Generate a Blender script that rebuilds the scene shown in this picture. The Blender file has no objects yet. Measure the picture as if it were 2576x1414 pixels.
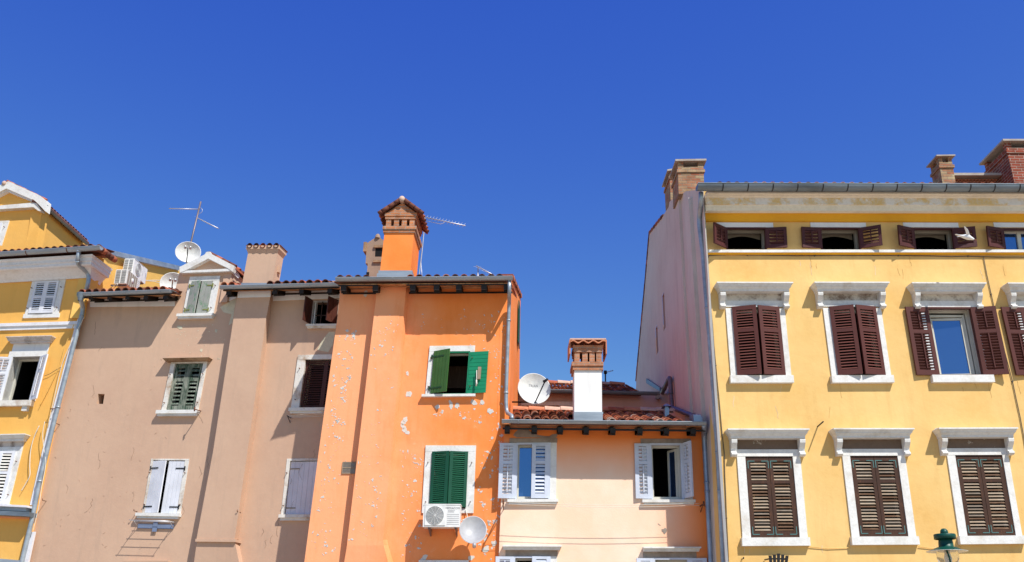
import bpy, bmesh, math, random
from mathutils import Vector, Matrix
from mathutils.geometry import tessellate_polygon
random.seed(7)
rad = math.radians
sc = bpy.context.scene
COL = sc.collection
# ------------------------------------------------------------------ camera
FPX, CX, CY = 2400.0, 1288.0, 707.0
PITCH, ROLL = rad(21.3), rad(0.8)
CAM = Vector((0, 0, 1.6))
Fw = Vector((0, math.cos(PITCH), math.sin(PITCH)))
R0 = Vector((1, 0, 0)); U0 = Vector((0, -math.sin(PITCH), math.cos(PITCH)))
Rt = R0*math.cos(ROLL) + U0*math.sin(ROLL)
Up = U0*math.cos(ROLL) - R0*math.sin(ROLL)
cam_d = bpy.data.cameras.new('camera'); cam = bpy.data.objects.new('camera', cam_d)
COL.objects.link(cam); sc.camera = cam
cam_d.sensor_width = 36; cam_d.lens = 36*FPX/2576; cam_d.clip_end = 20000; cam_d.clip_start = .1
cam.matrix_world = Matrix((( Rt.x, Up.x, -Fw.x, CAM.x), (Rt.y, Up.y, -Fw.y, CAM.y), (Rt.z, Up.z, -Fw.z, CAM.z), (0,0,0,1)))
ZUP = Vector((0, 0, 1))
def ray(d): return Rt*((d[0]-CX)/FPX) + Up*((CY-d[1])/FPX) + Fw
def atY(d, Y):
    r = ray(d); return CAM + r*((Y-CAM.y)/r.y)
# survey regions: offsets and scales of measured details
def reg(ox, oy, s=.25): return lambda x, y: (ox+x*s, oy+y*s)
r1 = reg(0, 408.8); r2 = reg(0, 723.2); r3 = reg(0, 1061); r4 = reg(503.1, 471.7); r5 = reg(503.1, 786.1); r6 = reg(503.1, 1061)
b1 = reg(1006.3, 628.9); b2 = reg(1194.9, 817.6); b3 = reg(1006.3, 1061); b4 = reg(1509.4, 345.9); b5 = reg(1509.4, 691.8)
b6 = reg(1509.4, 1061); b7 = reg(1932, 314.5); b8 = reg(1932, 1061); q1 = reg(1932, 691.8); q2 = reg(1748.4, 528.3, .16113)
q3 = reg(2163.4, 528.3, .16016); q4 = reg(276.7, 628.9, .125); q5 = reg(0, 817.6, .125); q6 = reg(0, 1069.1, .125); q7 = reg(1572.3, 911.9, .125)
dd = lambda x, y: (x, y)

class Fr:                                   # a small frame: origin, two edge directions, outward normal
    def __init__(s, O, U, V, N, W=1, H=1): s.O, s.U, s.V, s.N, s.W, s.H = O, U, V, N, W, H
    def p(s, u, v, w=0): return s.O + s.U*u + s.V*v + s.N*w
    def sub(s, u, v, w=0): return Fr(s.p(u, v, w), s.U, s.V, s.N, s.W, s.H)
    def hinge(s, u, v, w, deg, side):       # side +1: leaf hinged at its left edge, -1: at its right edge
        t = rad(deg); c, k = math.cos(t), math.sin(t)
        return Fr(s.p(u, v, w), s.U*c*side + s.N*k, s.V, s.N*c - s.U*k*side)
class Pl:                                   # a vertical wall plane
    def __init__(s, P, deg):
        a = rad(deg); s.P = Vector((P[0], P[1], 0)); s.U = Vector((math.cos(a), math.sin(a), 0)); s.N = Vector((math.sin(a), -math.cos(a), 0)); s.V = ZUP.copy()
    def at(s, d, w=0):
        r = ray(d); P = s.P + s.N*w
        return CAM + r*((P-CAM).dot(s.N)/r.dot(s.N))
    def uv(s, p): q = p-s.P; return (q.dot(s.U), q.z)
    def pt(s, u, v, w=0): return s.P + s.U*u + Vector((0, 0, v)) + s.N*w
    def shift(s, w): q = Pl(s.P, 0); q.P = s.P + s.N*w; q.U = s.U; q.N = s.N; return q
    def fr(s, f, tl, tr, br, bl, w=0):
        a, b, c, d = [s.at(f(*k), w) for k in (tl, tr, br, bl)]
        U = ((b-a)+(c-d))/2; V = ((a-d)+(b-c))/2; O = (a+b+c+d)/4 - U/2 - V/2
        return Fr(O, U.normalized(), V.normalized(), s.N, U.length, V.length)

class MB:
    def __init__(s): s.v = []; s.f = []; s.m = []; s.sm = []; s.mi = 0; s.smooth = False
    def add(s, pts, faces):
        n = len(s.v); s.v += [Vector(p) for p in pts]
        for f in faces: s.f.append([n+i for i in f]); s.m.append(s.mi); s.sm.append(s.smooth)
        return s
    def hexa(s, p): return s.add(p, [(0,1,2,3), (7,6,5,4), (0,4,5,1), (1,5,6,2), (2,6,7,3), (3,7,4,0)])
    def box(s, f, u0, u1, v0, v1, w0, w1):
        return s.hexa([f.p(u0,v0,w0), f.p(u1,v0,w0), f.p(u1,v1,w0), f.p(u0,v1,w0), f.p(u0,v0,w1), f.p(u1,v0,w1), f.p(u1,v1,w1), f.p(u0,v1,w1)])
    def tbox(s, f, u0, u1, v0, v1, w0, w1, e=0, g=0):       # box whose top is larger by e on every side (and g in front)
        return s.hexa([f.p(u0,v0,w0), f.p(u1,v0,w0), f.p(u1+e,v1,w0-e), f.p(u0-e,v1,w0-e), f.p(u0,v0,w1), f.p(u1,v0,w1), f.p(u1+e,v1,w1+e+g), f.p(u0-e,v1,w1+e+g)])
    def loft(s, rows, close=True):          # rows of equal point counts
        n = len(rows[0]); pts = [p for r in rows for p in r]; fs = []
        for j in range(len(rows)-1):
            for i in range(n if close else n-1):
                k = (i+1) % n; fs.append((j*n+i, j*n+k, (j+1)*n+k, (j+1)*n+i))
        s.add(pts, fs)
        if close: s.add(rows[0], [tuple(range(n))]); s.add(rows[-1], [tuple(range(n))])
        return s
    def prism(s, pts, dvec, holes=()):      # polygon (with holes) and its extrusion by dvec
        polys = [list(pts)] + [list(h) for h in holes]
        # project to 2D along the dominant drop
        n = Vector((0,0,0)); P = polys[0]
        for i in range(len(P)): n += P[i].cross(P[(i+1) % len(P)])
        n.normalize(); ax = n.cross(ZUP); ax = ax.normalized() if ax.length > .1 else Vector((1,0,0)); ay = n.cross(ax)
        p2 = [[Vector((p.dot(ax), p.dot(ay), 0)) for p in q] for q in polys]
        tri = tessellate_polygon(p2); flat = [p for q in polys for p in q]
        s.add(flat, [tuple(t) for t in tri])
        if not holes: s.add([p+dvec for p in flat], [tuple(reversed(t)) for t in tri])
        P = polys[0]; n = len(P)
        s.add(P+[p+dvec for p in P], [(i, (i+1) % n, n+(i+1) % n, n+i) for i in range(n)])
        return s
    def tube(s, pts, r, n=10, caps=True):
        pts = [Vector(p) for p in pts]; rows = []; prev = None; sm = s.smooth; s.smooth = True
        for i, p in enumerate(pts):
            t = ((pts[i+1]-p).normalized() if i < len(pts)-1 else Vector((0,0,0))) + ((p-pts[i-1]).normalized() if i else Vector((0,0,0)))
            t.normalize()
            a = prev - t*prev.dot(t) if prev else t.cross(ZUP if abs(t.z) < .9 else Vector((1,0,0)))
            a.normalize(); prev = a; b = t.cross(a); rr = r[i] if isinstance(r, (list, tuple)) else r
            rows.append([p + (a*math.cos(k*2*math.pi/n) + b*math.sin(k*2*math.pi/n))*rr for k in range(n)])
        N = len(rows[0])
        s.add([p for q in rows for p in q], [(j*N+i, j*N+(i+1) % N, (j+1)*N+(i+1) % N, (j+1)*N+i) for j in range(len(rows)-1) for i in range(N)])
        s.smooth = sm
        if caps: s.add(rows[0], [tuple(range(N))]); s.add(rows[-1], [tuple(range(N))])
        return s
    def lathe(s, c, axis, prof, n=24, smooth=True):         # prof: (radius, height along axis)
        axis = Vector(axis).normalized(); a = axis.cross(ZUP if abs(axis.z) < .9 else Vector((1,0,0))).normalized(); b = axis.cross(a)
        rows = [[Vector(c) + axis*h + (a*math.cos(k*2*math.pi/n) + b*math.sin(k*2*math.pi/n))*max(r, 1e-4) for k in range(n)] for r, h in prof]
        sm = s.smooth; s.smooth = smooth
        s.add([p for q in rows for p in q], [(j*n+i, j*n+(i+1) % n, (j+1)*n+(i+1) % n, (j+1)*n+i) for j in range(len(rows)-1) for i in range(n)])
        s.smooth = sm; return s
    def blob(s, f, rx, ry, n=9, w=.004, jag=.35):
        ph = random.random()*6.28; a0 = random.random()*3.14; pts = []
        for k in range(n):
            a = k*2*math.pi/n; q = 1+random.uniform(-jag, jag)
            x, y = rx*q*math.cos(a), ry*q*math.sin(a); pts.append(f.p(x*math.cos(a0)-y*math.sin(a0), x*math.sin(a0)+y*math.cos(a0), w))
        return s.prism(pts, f.N*(-.003))
    def build(s, name, mats, parent=None, label=None, cat=None, group=None, kind=None, recalc=True):
        if not isinstance(mats, (list, tuple)): mats = [mats]
        org = Vector((0,0,0))
        if parent is None and s.v:
            xs = [p.x for p in s.v]; ys = [p.y for p in s.v]; org = Vector(((min(xs)+max(xs))/2, (min(ys)+max(ys))/2, min(p.z for p in s.v)))
        me = bpy.data.meshes.new(name); me.from_pydata([tuple(p-org) for p in s.v], [], s.f)
        for m in mats: me.materials.append(m)
        me.polygons.foreach_set('material_index', s.m); me.polygons.foreach_set('use_smooth', s.sm)
        if recalc:
            bm = bmesh.new(); bm.from_mesh(me); bmesh.ops.remove_doubles(bm, verts=bm.verts, dist=1e-5)
            bmesh.ops.recalc_face_normals(bm, faces=bm.faces); bm.to_mesh(me); bm.free()
        me.update(); o = bpy.data.objects.new(name, me); COL.objects.link(o)
        if parent is not None:
            o.parent = parent
            w = parent.get('_w'); o.matrix_parent_inverse = Matrix.Translation(-parent.location) if parent.type == 'EMPTY' else Matrix()
        else: o.location = org
        return tag(o, label, cat, group, kind)
def tag(o, label=None, cat=None, group=None, kind=None):
    if label: o['label'] = label
    if cat: o['category'] = cat
    if group: o['group'] = group
    if kind: o['kind'] = kind
    return o
def thing(name, loc, label, cat, group=None):
    o = bpy.data.objects.new(name, None); COL.objects.link(o); o.location = loc; o.empty_display_size = .3
    return tag(o, label, cat, group)

# ------------------------------------------------------------------ materials
class NT:
    def __init__(s, name):
        s.m = bpy.data.materials.new(name); s.m.use_nodes = True; s.t = s.m.node_tree; s.b = s.t.nodes['Principled BSDF']
        s.co = s.t.nodes.new('ShaderNodeTexCoord').outputs['Object']
    def n(s, typ, **k):
        o = s.t.nodes.new(typ)
        for a, b in k.items():
            if a.startswith('_'): setattr(o, a[1:], b)
            else: o.inputs[a.replace('0', ' ')].default_value = b
        return o
    def l(s, a, b): s.t.links.new(a, b)
    def noise(s, scale, detail=4, rough=.6, vec=None, stretch=None):
        o = s.n('ShaderNodeTexNoise', Scale=scale, Detail=detail, Roughness=rough); v = vec or s.co
        if stretch:
            mp = s.n('ShaderNodeMapping'); mp.inputs['Scale'].default_value = stretch; s.l(v, mp.inputs[0]); v = mp.outputs[0]
        s.l(v, o.inputs['Vector']); return o.outputs['Fac']
    def ramp(s, fac, p0, p1, c0=(0,0,0,1), c1=(1,1,1,1)):
        o = s.n('ShaderNodeValToRGB'); e = o.color_ramp.elements; e[0].position = p0; e[1].position = p1; e[0].color = c0; e[1].color = c1
        s.l(fac, o.inputs[0]); return o.outputs[0]
    def mix(s, fac, a, b, mode='MIX'):
        o = s.n('ShaderNodeMix', _data_type='RGBA', _blend_type=mode)
        for i, x in ((0, fac), (6, a), (7, b)):
            if isinstance(x, (int, float)): o.inputs[i].default_value = x
            elif isinstance(x, tuple): o.inputs[i].default_value = (*x[:3], 1)
            else: s.l(x, o.inputs[i])
        return o.outputs[2]
    def out(s, col, rough=.85, bump=None, bs=.3, bd=.01, metal=0, spec=.3):
        if isinstance(col, tuple): s.b.inputs['Base Color'].default_value = (*col[:3], 1)
        else: s.l(col, s.b.inputs['Base Color'])
        s.b.inputs['Roughness'].default_value = rough; s.b.inputs['Metallic'].default_value = metal
        s.b.inputs['Specular IOR Level'].default_value = spec
        if bump is not None:
            o = s.n('ShaderNodeBump', Strength=bs, Distance=bd); s.l(bump, o.inputs['Height']); s.l(o.outputs[0], s.b.inputs['Normal'])
        return s.m
def sc3(c, k): return tuple(min(1, x*k) for x in c)
def plaster(name, c, c2=None, stain=None, sf=.0, bs=.5, big=.6):
    t = NT(name); c2 = c2 or sc3(c, .86)
    n1 = t.ramp(t.noise(big, 5, .6), .35, .7); col = t.mix(n1, c, c2)
    n2 = t.ramp(t.noise(7, 6, .7), .4, .75); col = t.mix(t.mix(.35, (0,0,0), n2), col, sc3(c, 1.08))
    st = t.ramp(t.noise(1.9, 7, .7, stretch=(2.6, 2.6, .32)), .52, .74); col = t.mix(t.mix(.42, (0,0,0), st), col, stain or sc3(c, .7))
    fine = t.noise(35, 4, .7); mid = t.noise(3.2, 5, .6)
    b = t.mix(.25, t.ramp(mid, .3, .75), fine)
    return t.out(col, .92, b, bs*.6, .02, spec=.15)
def paint(name, c, wear=None, wf=.5, rough=.55, stretch=(14, 14, 1.5), bs=.25):
    t = NT(name); wear = wear or sc3(c, 1.6)
    a = t.ramp(t.noise(3.5, 6, .75, stretch=stretch), wf, min(1, wf+.14)); col = t.mix(a, c, wear)
    col = t.mix(t.ramp(t.noise(2.2, 3), .3, .8), col, sc3(c, .75))
    return t.out(col, rough, t.noise(6, 5, .7, stretch=stretch), bs, .006)
def stone(name, c, dirt, lo=.5, hi=.75):
    t = NT(name); col = t.mix(t.ramp(t.noise(2.6, 7, .7), lo, hi), c, dirt); col = t.mix(t.ramp(t.noise(14, 5, .7), .45, .8), col, sc3(c, .82))
    return t.out(col, .85, t.noise(22, 6, .75), .45, .012, spec=.2)
def metal(name, c, c2=None, rough=.42, mt=.75):
    t = NT(name); col = t.mix(t.ramp(t.noise(2.2, 5, .6, stretch=(.5, 1, 3)), .35, .7), c, c2 or sc3(c, .7))
    return t.out(col, rough, t.noise(30, 3), .05, .004, metal=mt, spec=.5)
def flat(name, c, rough=.7, mt=0, spec=.3):
    t = NT(name); col = t.mix(t.ramp(t.noise(9, 4), .35, .75), c, sc3(c, .8)); return t.out(col, rough, None, metal=mt, spec=spec)
def brickm(name, a, b, mo, sx=1):
    t = NT(name); sp = t.n('ShaderNodeSeparateXYZ'); t.l(t.co, sp.inputs[0])
    ad = t.n('ShaderNodeMath', _operation='ADD'); t.l(sp.outputs[0], ad.inputs[0]); t.l(sp.outputs[1], ad.inputs[1])
    cb = t.n('ShaderNodeCombineXYZ'); t.l(ad.outputs[0], cb.inputs[0]); t.l(sp.outputs[2], cb.inputs[1])
    nv = t.n('ShaderNodeTexNoise', Scale=7, Detail=3); t.l(t.co, nv.inputs['Vector']); va = t.n('ShaderNodeVectorMath', _operation='SCALE'); t.l(nv.outputs['Color'], va.inputs[0]); va.inputs['Scale'].default_value = .03; vb = t.n('ShaderNodeVectorMath', _operation='ADD'); t.l(cb.outputs[0], vb.inputs[0]); t.l(va.outputs[0], vb.inputs[1])
    br = t.n('ShaderNodeTexBrick'); t.l(vb.outputs[0], br.inputs['Vector'])
    for k, v in (('Scale', 1), ('Brick Width', .23*sx), ('Row Height', .075), ('Mortar Size', .008), ('Mortar Smooth', .3)): br.inputs[k].default_value = v
    br.inputs['Color1'].default_value = (*a, 1); br.inputs['Color2'].default_value = (*b, 1); br.inputs['Mortar'].default_value = (*mo, 1)
    col = t.mix(t.ramp(t.noise(4.5, 5, .7), .3, .75), br.outputs[0], t.mix(1.0, br.outputs[0], (.48, .44, .40), 'MULTIPLY'))
    inv = t.n('ShaderNodeMath', _operation='SUBTRACT'); inv.inputs[0].default_value = 1; t.l(br.outputs['Fac'], inv.inputs[1])
    return t.out(col, .9, inv.outputs[0], .8, .012)
M = {}
def orangem():                             # the street-side paint has bleached towards the left end of the wall
    t = NT('orange_plaster'); sp = t.n('ShaderNodeSeparateXYZ'); t.l(t.co, sp.inputs[0])
    x = t.n('ShaderNodeMapRange'); t.l(sp.outputs[0], x.inputs[0]); x.inputs[1].default_value = -1.6; x.inputs[2].default_value = -3.9
    ad = t.n('ShaderNodeMath', _operation='MULTIPLY_ADD'); t.l(t.noise(.9, 6, .65), ad.inputs[0]); ad.inputs[1].default_value = .9; t.l(x.outputs[0], ad.inputs[2])
    col = t.mix(t.ramp(ad.outputs[0], .35, 1.25), (.87, .255, .062), (.89, .385, .19))
    col = t.mix(t.ramp(t.noise(2.3, 7, .7, stretch=(2.4, 2.4, .4)), .5, .78), col, t.mix(1.0, col, (.93, .84, .72), 'MULTIPLY'))
    col = t.mix(t.ramp(t.noise(6, 6, .75), .60, .72), col, t.mix(.35, col, (.90, .48, .28)))
    return t.out(col, .92, t.mix(.25, t.ramp(t.noise(3.2, 5, .6), .3, .75), t.noise(35, 4, .7)), .25, .02, spec=.15)
M['orange'] = orangem()
M['orange2'] = plaster('orange_plaster_stack', (.88, .24, .05), (.90, .33, .10), stain=(.80, .2, .04))
M['brown'] = plaster('tan_plaster', (.575, .39, .275), (.52, .34, .24), stain=(.40, .29, .22), bs=.3)
M['yellow_l'] = plaster('warm_yellow_plaster', (.78, .42, .10), (.80, .46, .13), stain=(.66, .36, .09))
M['yellow_r'] = plaster('pale_yellow_plaster', (.75, .51, .205), (.68, .41, .135), stain=(.60, .36, .125))
M['pinkwall'] = plaster('stained_pink_plaster', (.66, .60, .53), (.58, .47, .41), stain=(.36, .33, .30), bs=.3, big=.45)
M['greywall'] = plaster('grey_cement', (.40, .39, .38), (.30, .30, .31), stain=(.22, .22, .22))
M['pinkrear'] = plaster('pink_rear_plaster', (.60, .42, .36), (.52, .36, .31))
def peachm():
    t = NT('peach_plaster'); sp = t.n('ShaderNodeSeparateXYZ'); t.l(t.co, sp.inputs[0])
    # warm shade under the eave and beside the neighbour wall, painted in as orange
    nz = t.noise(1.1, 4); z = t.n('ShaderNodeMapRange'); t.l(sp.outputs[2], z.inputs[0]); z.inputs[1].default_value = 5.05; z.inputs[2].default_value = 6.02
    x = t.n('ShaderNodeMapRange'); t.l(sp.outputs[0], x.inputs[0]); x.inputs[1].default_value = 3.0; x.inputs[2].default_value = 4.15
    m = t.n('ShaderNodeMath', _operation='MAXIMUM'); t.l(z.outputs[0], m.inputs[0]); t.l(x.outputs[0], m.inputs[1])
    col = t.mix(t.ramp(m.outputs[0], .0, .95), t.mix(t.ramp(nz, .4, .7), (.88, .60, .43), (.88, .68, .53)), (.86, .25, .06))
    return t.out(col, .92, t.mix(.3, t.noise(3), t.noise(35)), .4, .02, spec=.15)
M['white_st'] = stone('white_stone', (.73, .725, .70), (.50, .45, .37), .50, .76)
M['lint_st'] = stone('weathered_stone', (.62, .57, .50), (.20, .15, .12), .46, .6)
M['old_st'] = stone('old_brown_stone', (.36, .30, .25), (.20, .15, .12), .45, .7)
M['plasterwhite'] = plaster('white_plaster', (.74, .75, .76), (.62, .64, .66), stain=(.5, .5, .5))
M['cream'] = stone('cream_cornice', (.80, .73, .60), (.66, .60, .48), .5, .8)
M['ochre'] = plaster('ochre_paint', (.74, .38, .03), (.68, .33, .03), stain=(.62, .30, .03))
M['niche'] = flat('dim_niche', (.24, .20, .15), .9)
M['sashd'] = paint('dull_sash', (.34, .31, .25), (.25, .22, .17), .6, .5)
M['patchy'] = stone('patchy_frieze', (.72, .72, .73), (.66, .50, .24), .46, .56)
M['quoin'] = stone('whitewash', (.72, .72, .76), (.58, .57, .56), .55, .8)
M['grey_plaster'] = stone('bare_render', (.62, .60, .56), (.5, .48, .44))
M['green_plaster'] = stone('bare_green_render', (.62, .57, .42), (.46, .41, .29))
M['zinc'] = metal('zinc', (.38, .43, .48), (.24, .28, .32), .42, .35)
M['zinc_b'] = metal('blue_zinc', (.34, .42, .54), (.26, .32, .42), .45, .6)
M['zinc_d'] = metal('dull_zinc', (.20, .25, .30), (.10, .125, .15), .45, .3)
M['pipe_br'] = metal('brown_pipe_metal', (.20, .16, .17), (.13, .11, .12), .45, .4)
M['iron'] = flat('black_iron', (.03, .03, .035), .5, .3)
M['rust'] = flat('rusty_iron', (.16, .06, .03), .85)
M['beam'] = paint('dark_beam', (.022, .015, .012), (.05, .03, .022), .6)
M['beamred'] = paint('brown_beam', (.10, .045, .025), (.2, .11, .07), .5)
M['leafbrown'] = paint('dark_red_brown_leaf', (.075, .022, .014), (.13, .05, .035), .55)
M['soffit'] = brickm('soffit_tiles', (.55, .20, .07), (.62, .34, .16), (.25, .15, .1), .6)
M['maroon'] = paint('maroon_paint', (.095, .024, .018), (.15, .045, .035), .62, .5)
M['maroon_l'] = paint('maroon_slat', (.16, .05, .038), (.24, .10, .08), .6, .5)
M['maroon_o'] = paint('worn_maroon', (.075, .018, .018), (.38, .12, .09), .63, .55)
M['darkwood'] = paint('brown_wood', (.055, .022, .012), (.14, .055, .022), .52, .55)
M['slatwood'] = paint('weathered_slat', (.34, .25, .17), (.44, .38, .30), .5, .75, stretch=(1.2, 1.2, 9))
M['bracket'] = flat('green_bracket', (.11, .22, .21), .5, .5)
M['slatwood2'] = paint('grey_slat', (.20, .15, .11), (.30, .26, .21), .5, .75, stretch=(1.2, 1.2, 9))
M['slatwood3'] = paint('brown_slat', (.12, .06, .03), (.26, .17, .10), .5, .7, stretch=(1.2, 1.2, 9))
M['bluew'] = paint('blue_white_paint', (.60, .65, .76), (.72, .74, .78), .62, .6, bs=.1)
M['whitep'] = paint('white_paint', (.74, .76, .82), (.68, .68, .7), .62, .6, bs=.1)
M['lilac'] = paint('lilac_paint', (.72, .70, .76), (.72, .68, .70), .6, .6, bs=.1)
M['green1'] = paint('olive_green_paint', (.050, .135, .032), (.09, .20, .055), .55, .5)
M['green2'] = paint('bright_green_paint', (.010, .24, .115), (.03, .34, .17), .6, .45)
M['green3'] = paint('dark_green_paint', (.008, .075, .040), (.03, .16, .085), .62, .45)
M['green4'] = paint('peeling_green_wood', (.34, .35, .32), (.04, .22, .075), .50, .8, stretch=(2.6, 2.6, 1.3))
M['green5'] = paint('flaking_green_louver', (.018, .055, .030), (.33, .34, .28), .40, .8, stretch=(7, 7, 1.1))
M['tile1'] = stone('clay_tile_red', (.42, .125, .065), (.22, .075, .05), .45, .75)
M['tile2'] = stone('clay_tile_orange', (.55, .22, .12), (.30, .11, .07), .5, .8)
M['tile3'] = stone('clay_tile_dark', (.17, .065, .045), (.08, .04, .03), .45, .75)
M['tile4'] = stone('clay_tile_pale', (.60, .42, .33), (.4, .2, .14), .5, .8)
TILES = [M['tile1'], M['tile2'], M['tile3'], M['tile4']]
M['brick_o'] = brickm('orange_brick', (.62, .23, .09), (.55, .25, .13), (.45, .40, .34))
M['brick_y'] = brickm('yellow_brick', (.46, .36, .21), (.42, .15, .08), (.34, .28, .21))
M['brick_r'] = brickm('red_brick', (.36, .07, .035), (.27, .08, .05), (.50, .40, .34))
M['brick_p'] = brickm('terracotta_brick', (.58, .26, .14), (.50, .22, .12), (.50, .38, .30))
M['slab'] = stone('concrete_slab', (.42, .38, .34), (.28, .22, .18))
M['black'] = flat('dark_room', (.006, .006, .007), .9)
M['room'] = flat('dim_room', (.16, .14, .12), .9)
M['sash'] = paint('white_sash', (.62, .60, .52), (.5, .48, .42), .6, .5, bs=.1)
t = NT('window_glass'); M['glass'] = t.out((.10, .19, .42), .03, t.noise(.9, 3), .12, .03, metal=.85, spec=.5)
M['acw'] = flat('white_enamel', (.78, .78, .76), .4)
M['acg'] = flat('grille_grey', (.30, .31, .31), .5, .3)
M['acbr'] = flat('perforated_brown', (.30, .26, .21), .7)
M['dish'] = flat('white_dish_enamel', (.68, .68, .65), .4)
M['dishg'] = flat('grey_dish_enamel', (.42, .42, .43), .4)
M['alu'] = metal('aluminium', (.55, .55, .57), (.45, .45, .46), .45, .5)
M['lampg'] = paint('lamp_green', (.006, .07, .052), (.02, .12, .09), .62, .4)
M['lampw'] = flat('lamp_white', (.7, .72, .7), .4)
M['wirew'] = flat('white_wire', (.72, .68, .6), .6)
M['wired'] = flat('dark_wire', (.10, .085, .07), .7)
M['textg'] = flat('grey_lettering', (.28, .28, .3), .6)
M['bird'] = flat('white_feathers', (.85, .85, .85), .8)
M['ground'] = stone('stone_paving', (.37, .30, .225), (.30, .24, .18))
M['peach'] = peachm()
t = NT('globe_glass'); t.b.inputs['Transmission Weight'].default_value = .85; M['globe'] = t.out((.9, .88, .8), .08, None, spec=.4); t.b.inputs['IOR'].default_value = 1.1
M['green1d'] = flat('green_strap', (.02, .07, .03), .6)
M['green3s'] = paint('green_slat', (.018, .125, .065), (.09, .24, .13), .6, .45)
M['whitewash'] = plaster('white_lime_wash', (.80, .80, .79), (.72, .72, .70), stain=(.56, .53, .47), bs=.3)
M['green4h'] = flat('yellow_green_iron', (.20, .22, .06), .8)
M['lint_w'] = stone('aged_white_stone', (.72, .69, .63), (.40, .29, .20), .48, .66)
M['lint_w2'] = stone('sooty_frame_stone', (.60, .55, .52), (.20, .15, .13), .48, .62)
M['lintdark2'] = stone('rusty_underside', (.38, .24, .14), (.13, .07, .04), .42, .62)
M['yellow_l2'] = plaster('amber_plaster', (.78, .45, .11), (.80, .50, .15), stain=(.70, .38, .08))
M['cornw'] = stone('white_cornice', (.74, .74, .76), (.60, .57, .54), .55, .8)
M['zinc_b2'] = metal('slate_blue_metal', (.22, .28, .42), (.16, .2, .3), .5, .3)
M['crack_t'] = flat('crack_shadow', (.24, .15, .10), .9)
M['crack_y'] = flat('ochre_scuff', (.50, .28, .08), .9)
M['brownd'] = plaster('sooty_tan_render', (.36, .25, .18), (.28, .19, .14), stain=(.14, .10, .08))
# ------------------------------------------------------------------ building parts
def hole_of(f, u0, u1, v0, v1): return [f.p(u0, v0), f.p(u1, v0), f.p(u1, v1), f.p(u0, v1)]
def wall(name, par, pl, px, mat, holes=(), depth=6.0, label=None):
    m = MB(); m.prism([pl.at(d) for d in px], pl.N*(-depth), holes)
    return m.build(name, mat, par, label)
def shutter(par, f, w, h, mats, panels, st=.055, th=.035, pitch=.05, tilt=.012, rod=False, braces=False, name='shutter', slat=1, flip=False, dk=.27):
    # louvred leaf; panels = list of (v0, v1); mats = [frame, slat, hardware]
    m = MB(); t = th
    m.box(f, 0, st, 0, h, 0, t); m.box(f, w-st, w, 0, h, 0, t)
    vs = [0] + [x for p in panels for x in p] + [h]
    for i in range(0, len(vs), 2): m.box(f, st+.0005, w-st-.0005, vs[i], vs[i+1], .001, t-.001)
    m.mi = slat
    s = -1 if flip else 1
    for v0, v1 in panels:
        n = max(2, int(round((v1-v0)/pitch))); dv = (v1-v0)/n
        for i in range(n):
            v = v0+dv*(i+.5)+random.uniform(-.0025, .0025); d = dv*dk*random.uniform(.92, 1.08); k = .006
            m.mi = random.choice((slat, slat, 3, 4)) if len(mats) > 3 else slat
            p = [f.p(st, v-s*d-k, t-.002), f.p(w-st, v-s*d-k, t-.002), f.p(w-st, v-s*d+k, t-.002), f.p(st, v-s*d+k, t-.002),
                 f.p(st, v+s*d-k, .003), f.p(w-st, v+s*d-k, .003), f.p(w-st, v+s*d+k, .003), f.p(st, v+s*d+k, .003)]
            m.hexa(p)
    m.mi = 0
    if rod:
        for v0, v1 in panels: m.box(f, w/2-.012, w/2+.012, v0+.03, v1-.02, -.022, -.006)
    if braces:
        m.mi = 2
        for uu in (0, 1):
            for vv in (0, 1):
                u = .02 if uu == 0 else w-.02; v = .06 if vv == 0 else h-.06; du = 1 if uu == 0 else -1; dv = 1 if vv == 0 else -1
                m.box(f, min(u, u+du*.14), max(u, u+du*.14), v-.008, v+.008, t+.001, t+.005); m.box(f, u-.008, u+.008, min(v, v+dv*.15), max(v, v+dv*.15), t+.002, t+.006)
    return m.build(name, mats, par)
def board_leaf(par, f, w, h, mats, n=3, th=.03, straps=True, horiz=False, face=1, sl=.7):
    m = MB()
    if horiz:
        k = n; dv = h/k
        for i in range(k): m.box(f, 0, w, i*dv+.004, (i+1)*dv-.004, 0, th)
        m.box(f, .01, w-.01, .01, h-.01, .005, th-.008)
    else:
        du = w/n
        for i in range(n): m.box(f, i*du+.0035, (i+1)*du-.0035, random.uniform(0, .006), h-random.uniform(0, .006), 0, th)
        m.box(f, .008, w-.008, .008, h-.008, .006, th-.007)
    if straps:
        m.mi = 1
        for v in (.12*h, .86*h):
            a, b = (th+.001, th+.009) if face > 0 else (-.009, -.001)
            m.box(f, -.03, w*sl, v-.014, v+.014, a, b); m.box(f, -.045, -.02, v-.05, v+.05, a-.004, b+.01)
    return m.build('shutter', mats, par)
def surround(par, f, ul, ur, vt, vb=0, mat='white_st', w=.03, top=True, bottom=0, d=.22):
    # stone frame of a window: outer size f.W x f.H, opening [ul, W-ur] x [vb, H-vt]
    W, H = f.W, f.H; m = MB()
    m.box(f, 0, ul, bottom, H-vt-.001, -d, w); m.box(f, W-ur, W, bottom, H-vt-.001, -d, w)
    if top: m.box(f, 0, W, H-vt, H, -d, w+.002)
    if vb: m.box(f, ul+.001, W-ur-.001, 0, vb, -d, w-.001)
    m.mi = 1
    for u in (ul*.45, W-ur*.45):
        for v in (H*.16, H*.74): m.tube([f.p(u, v, w-.01), f.p(u, v, w+.05)], .011, 6)
    return m.build('stone_frame', [M[mat], M['rust']], par)
def sill(par, f, u0, u1, v0, v1, w, mat='white_st', name='sill', lip=0):
    m = MB(); m.box(f, u0, u1, v0+lip, v1, -.05, w)
    if lip: m.box(f, u0+.03, u1-.03, v0, v0+lip, -.05, w-.03)
    return m.build(name, M[mat], par)
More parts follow.
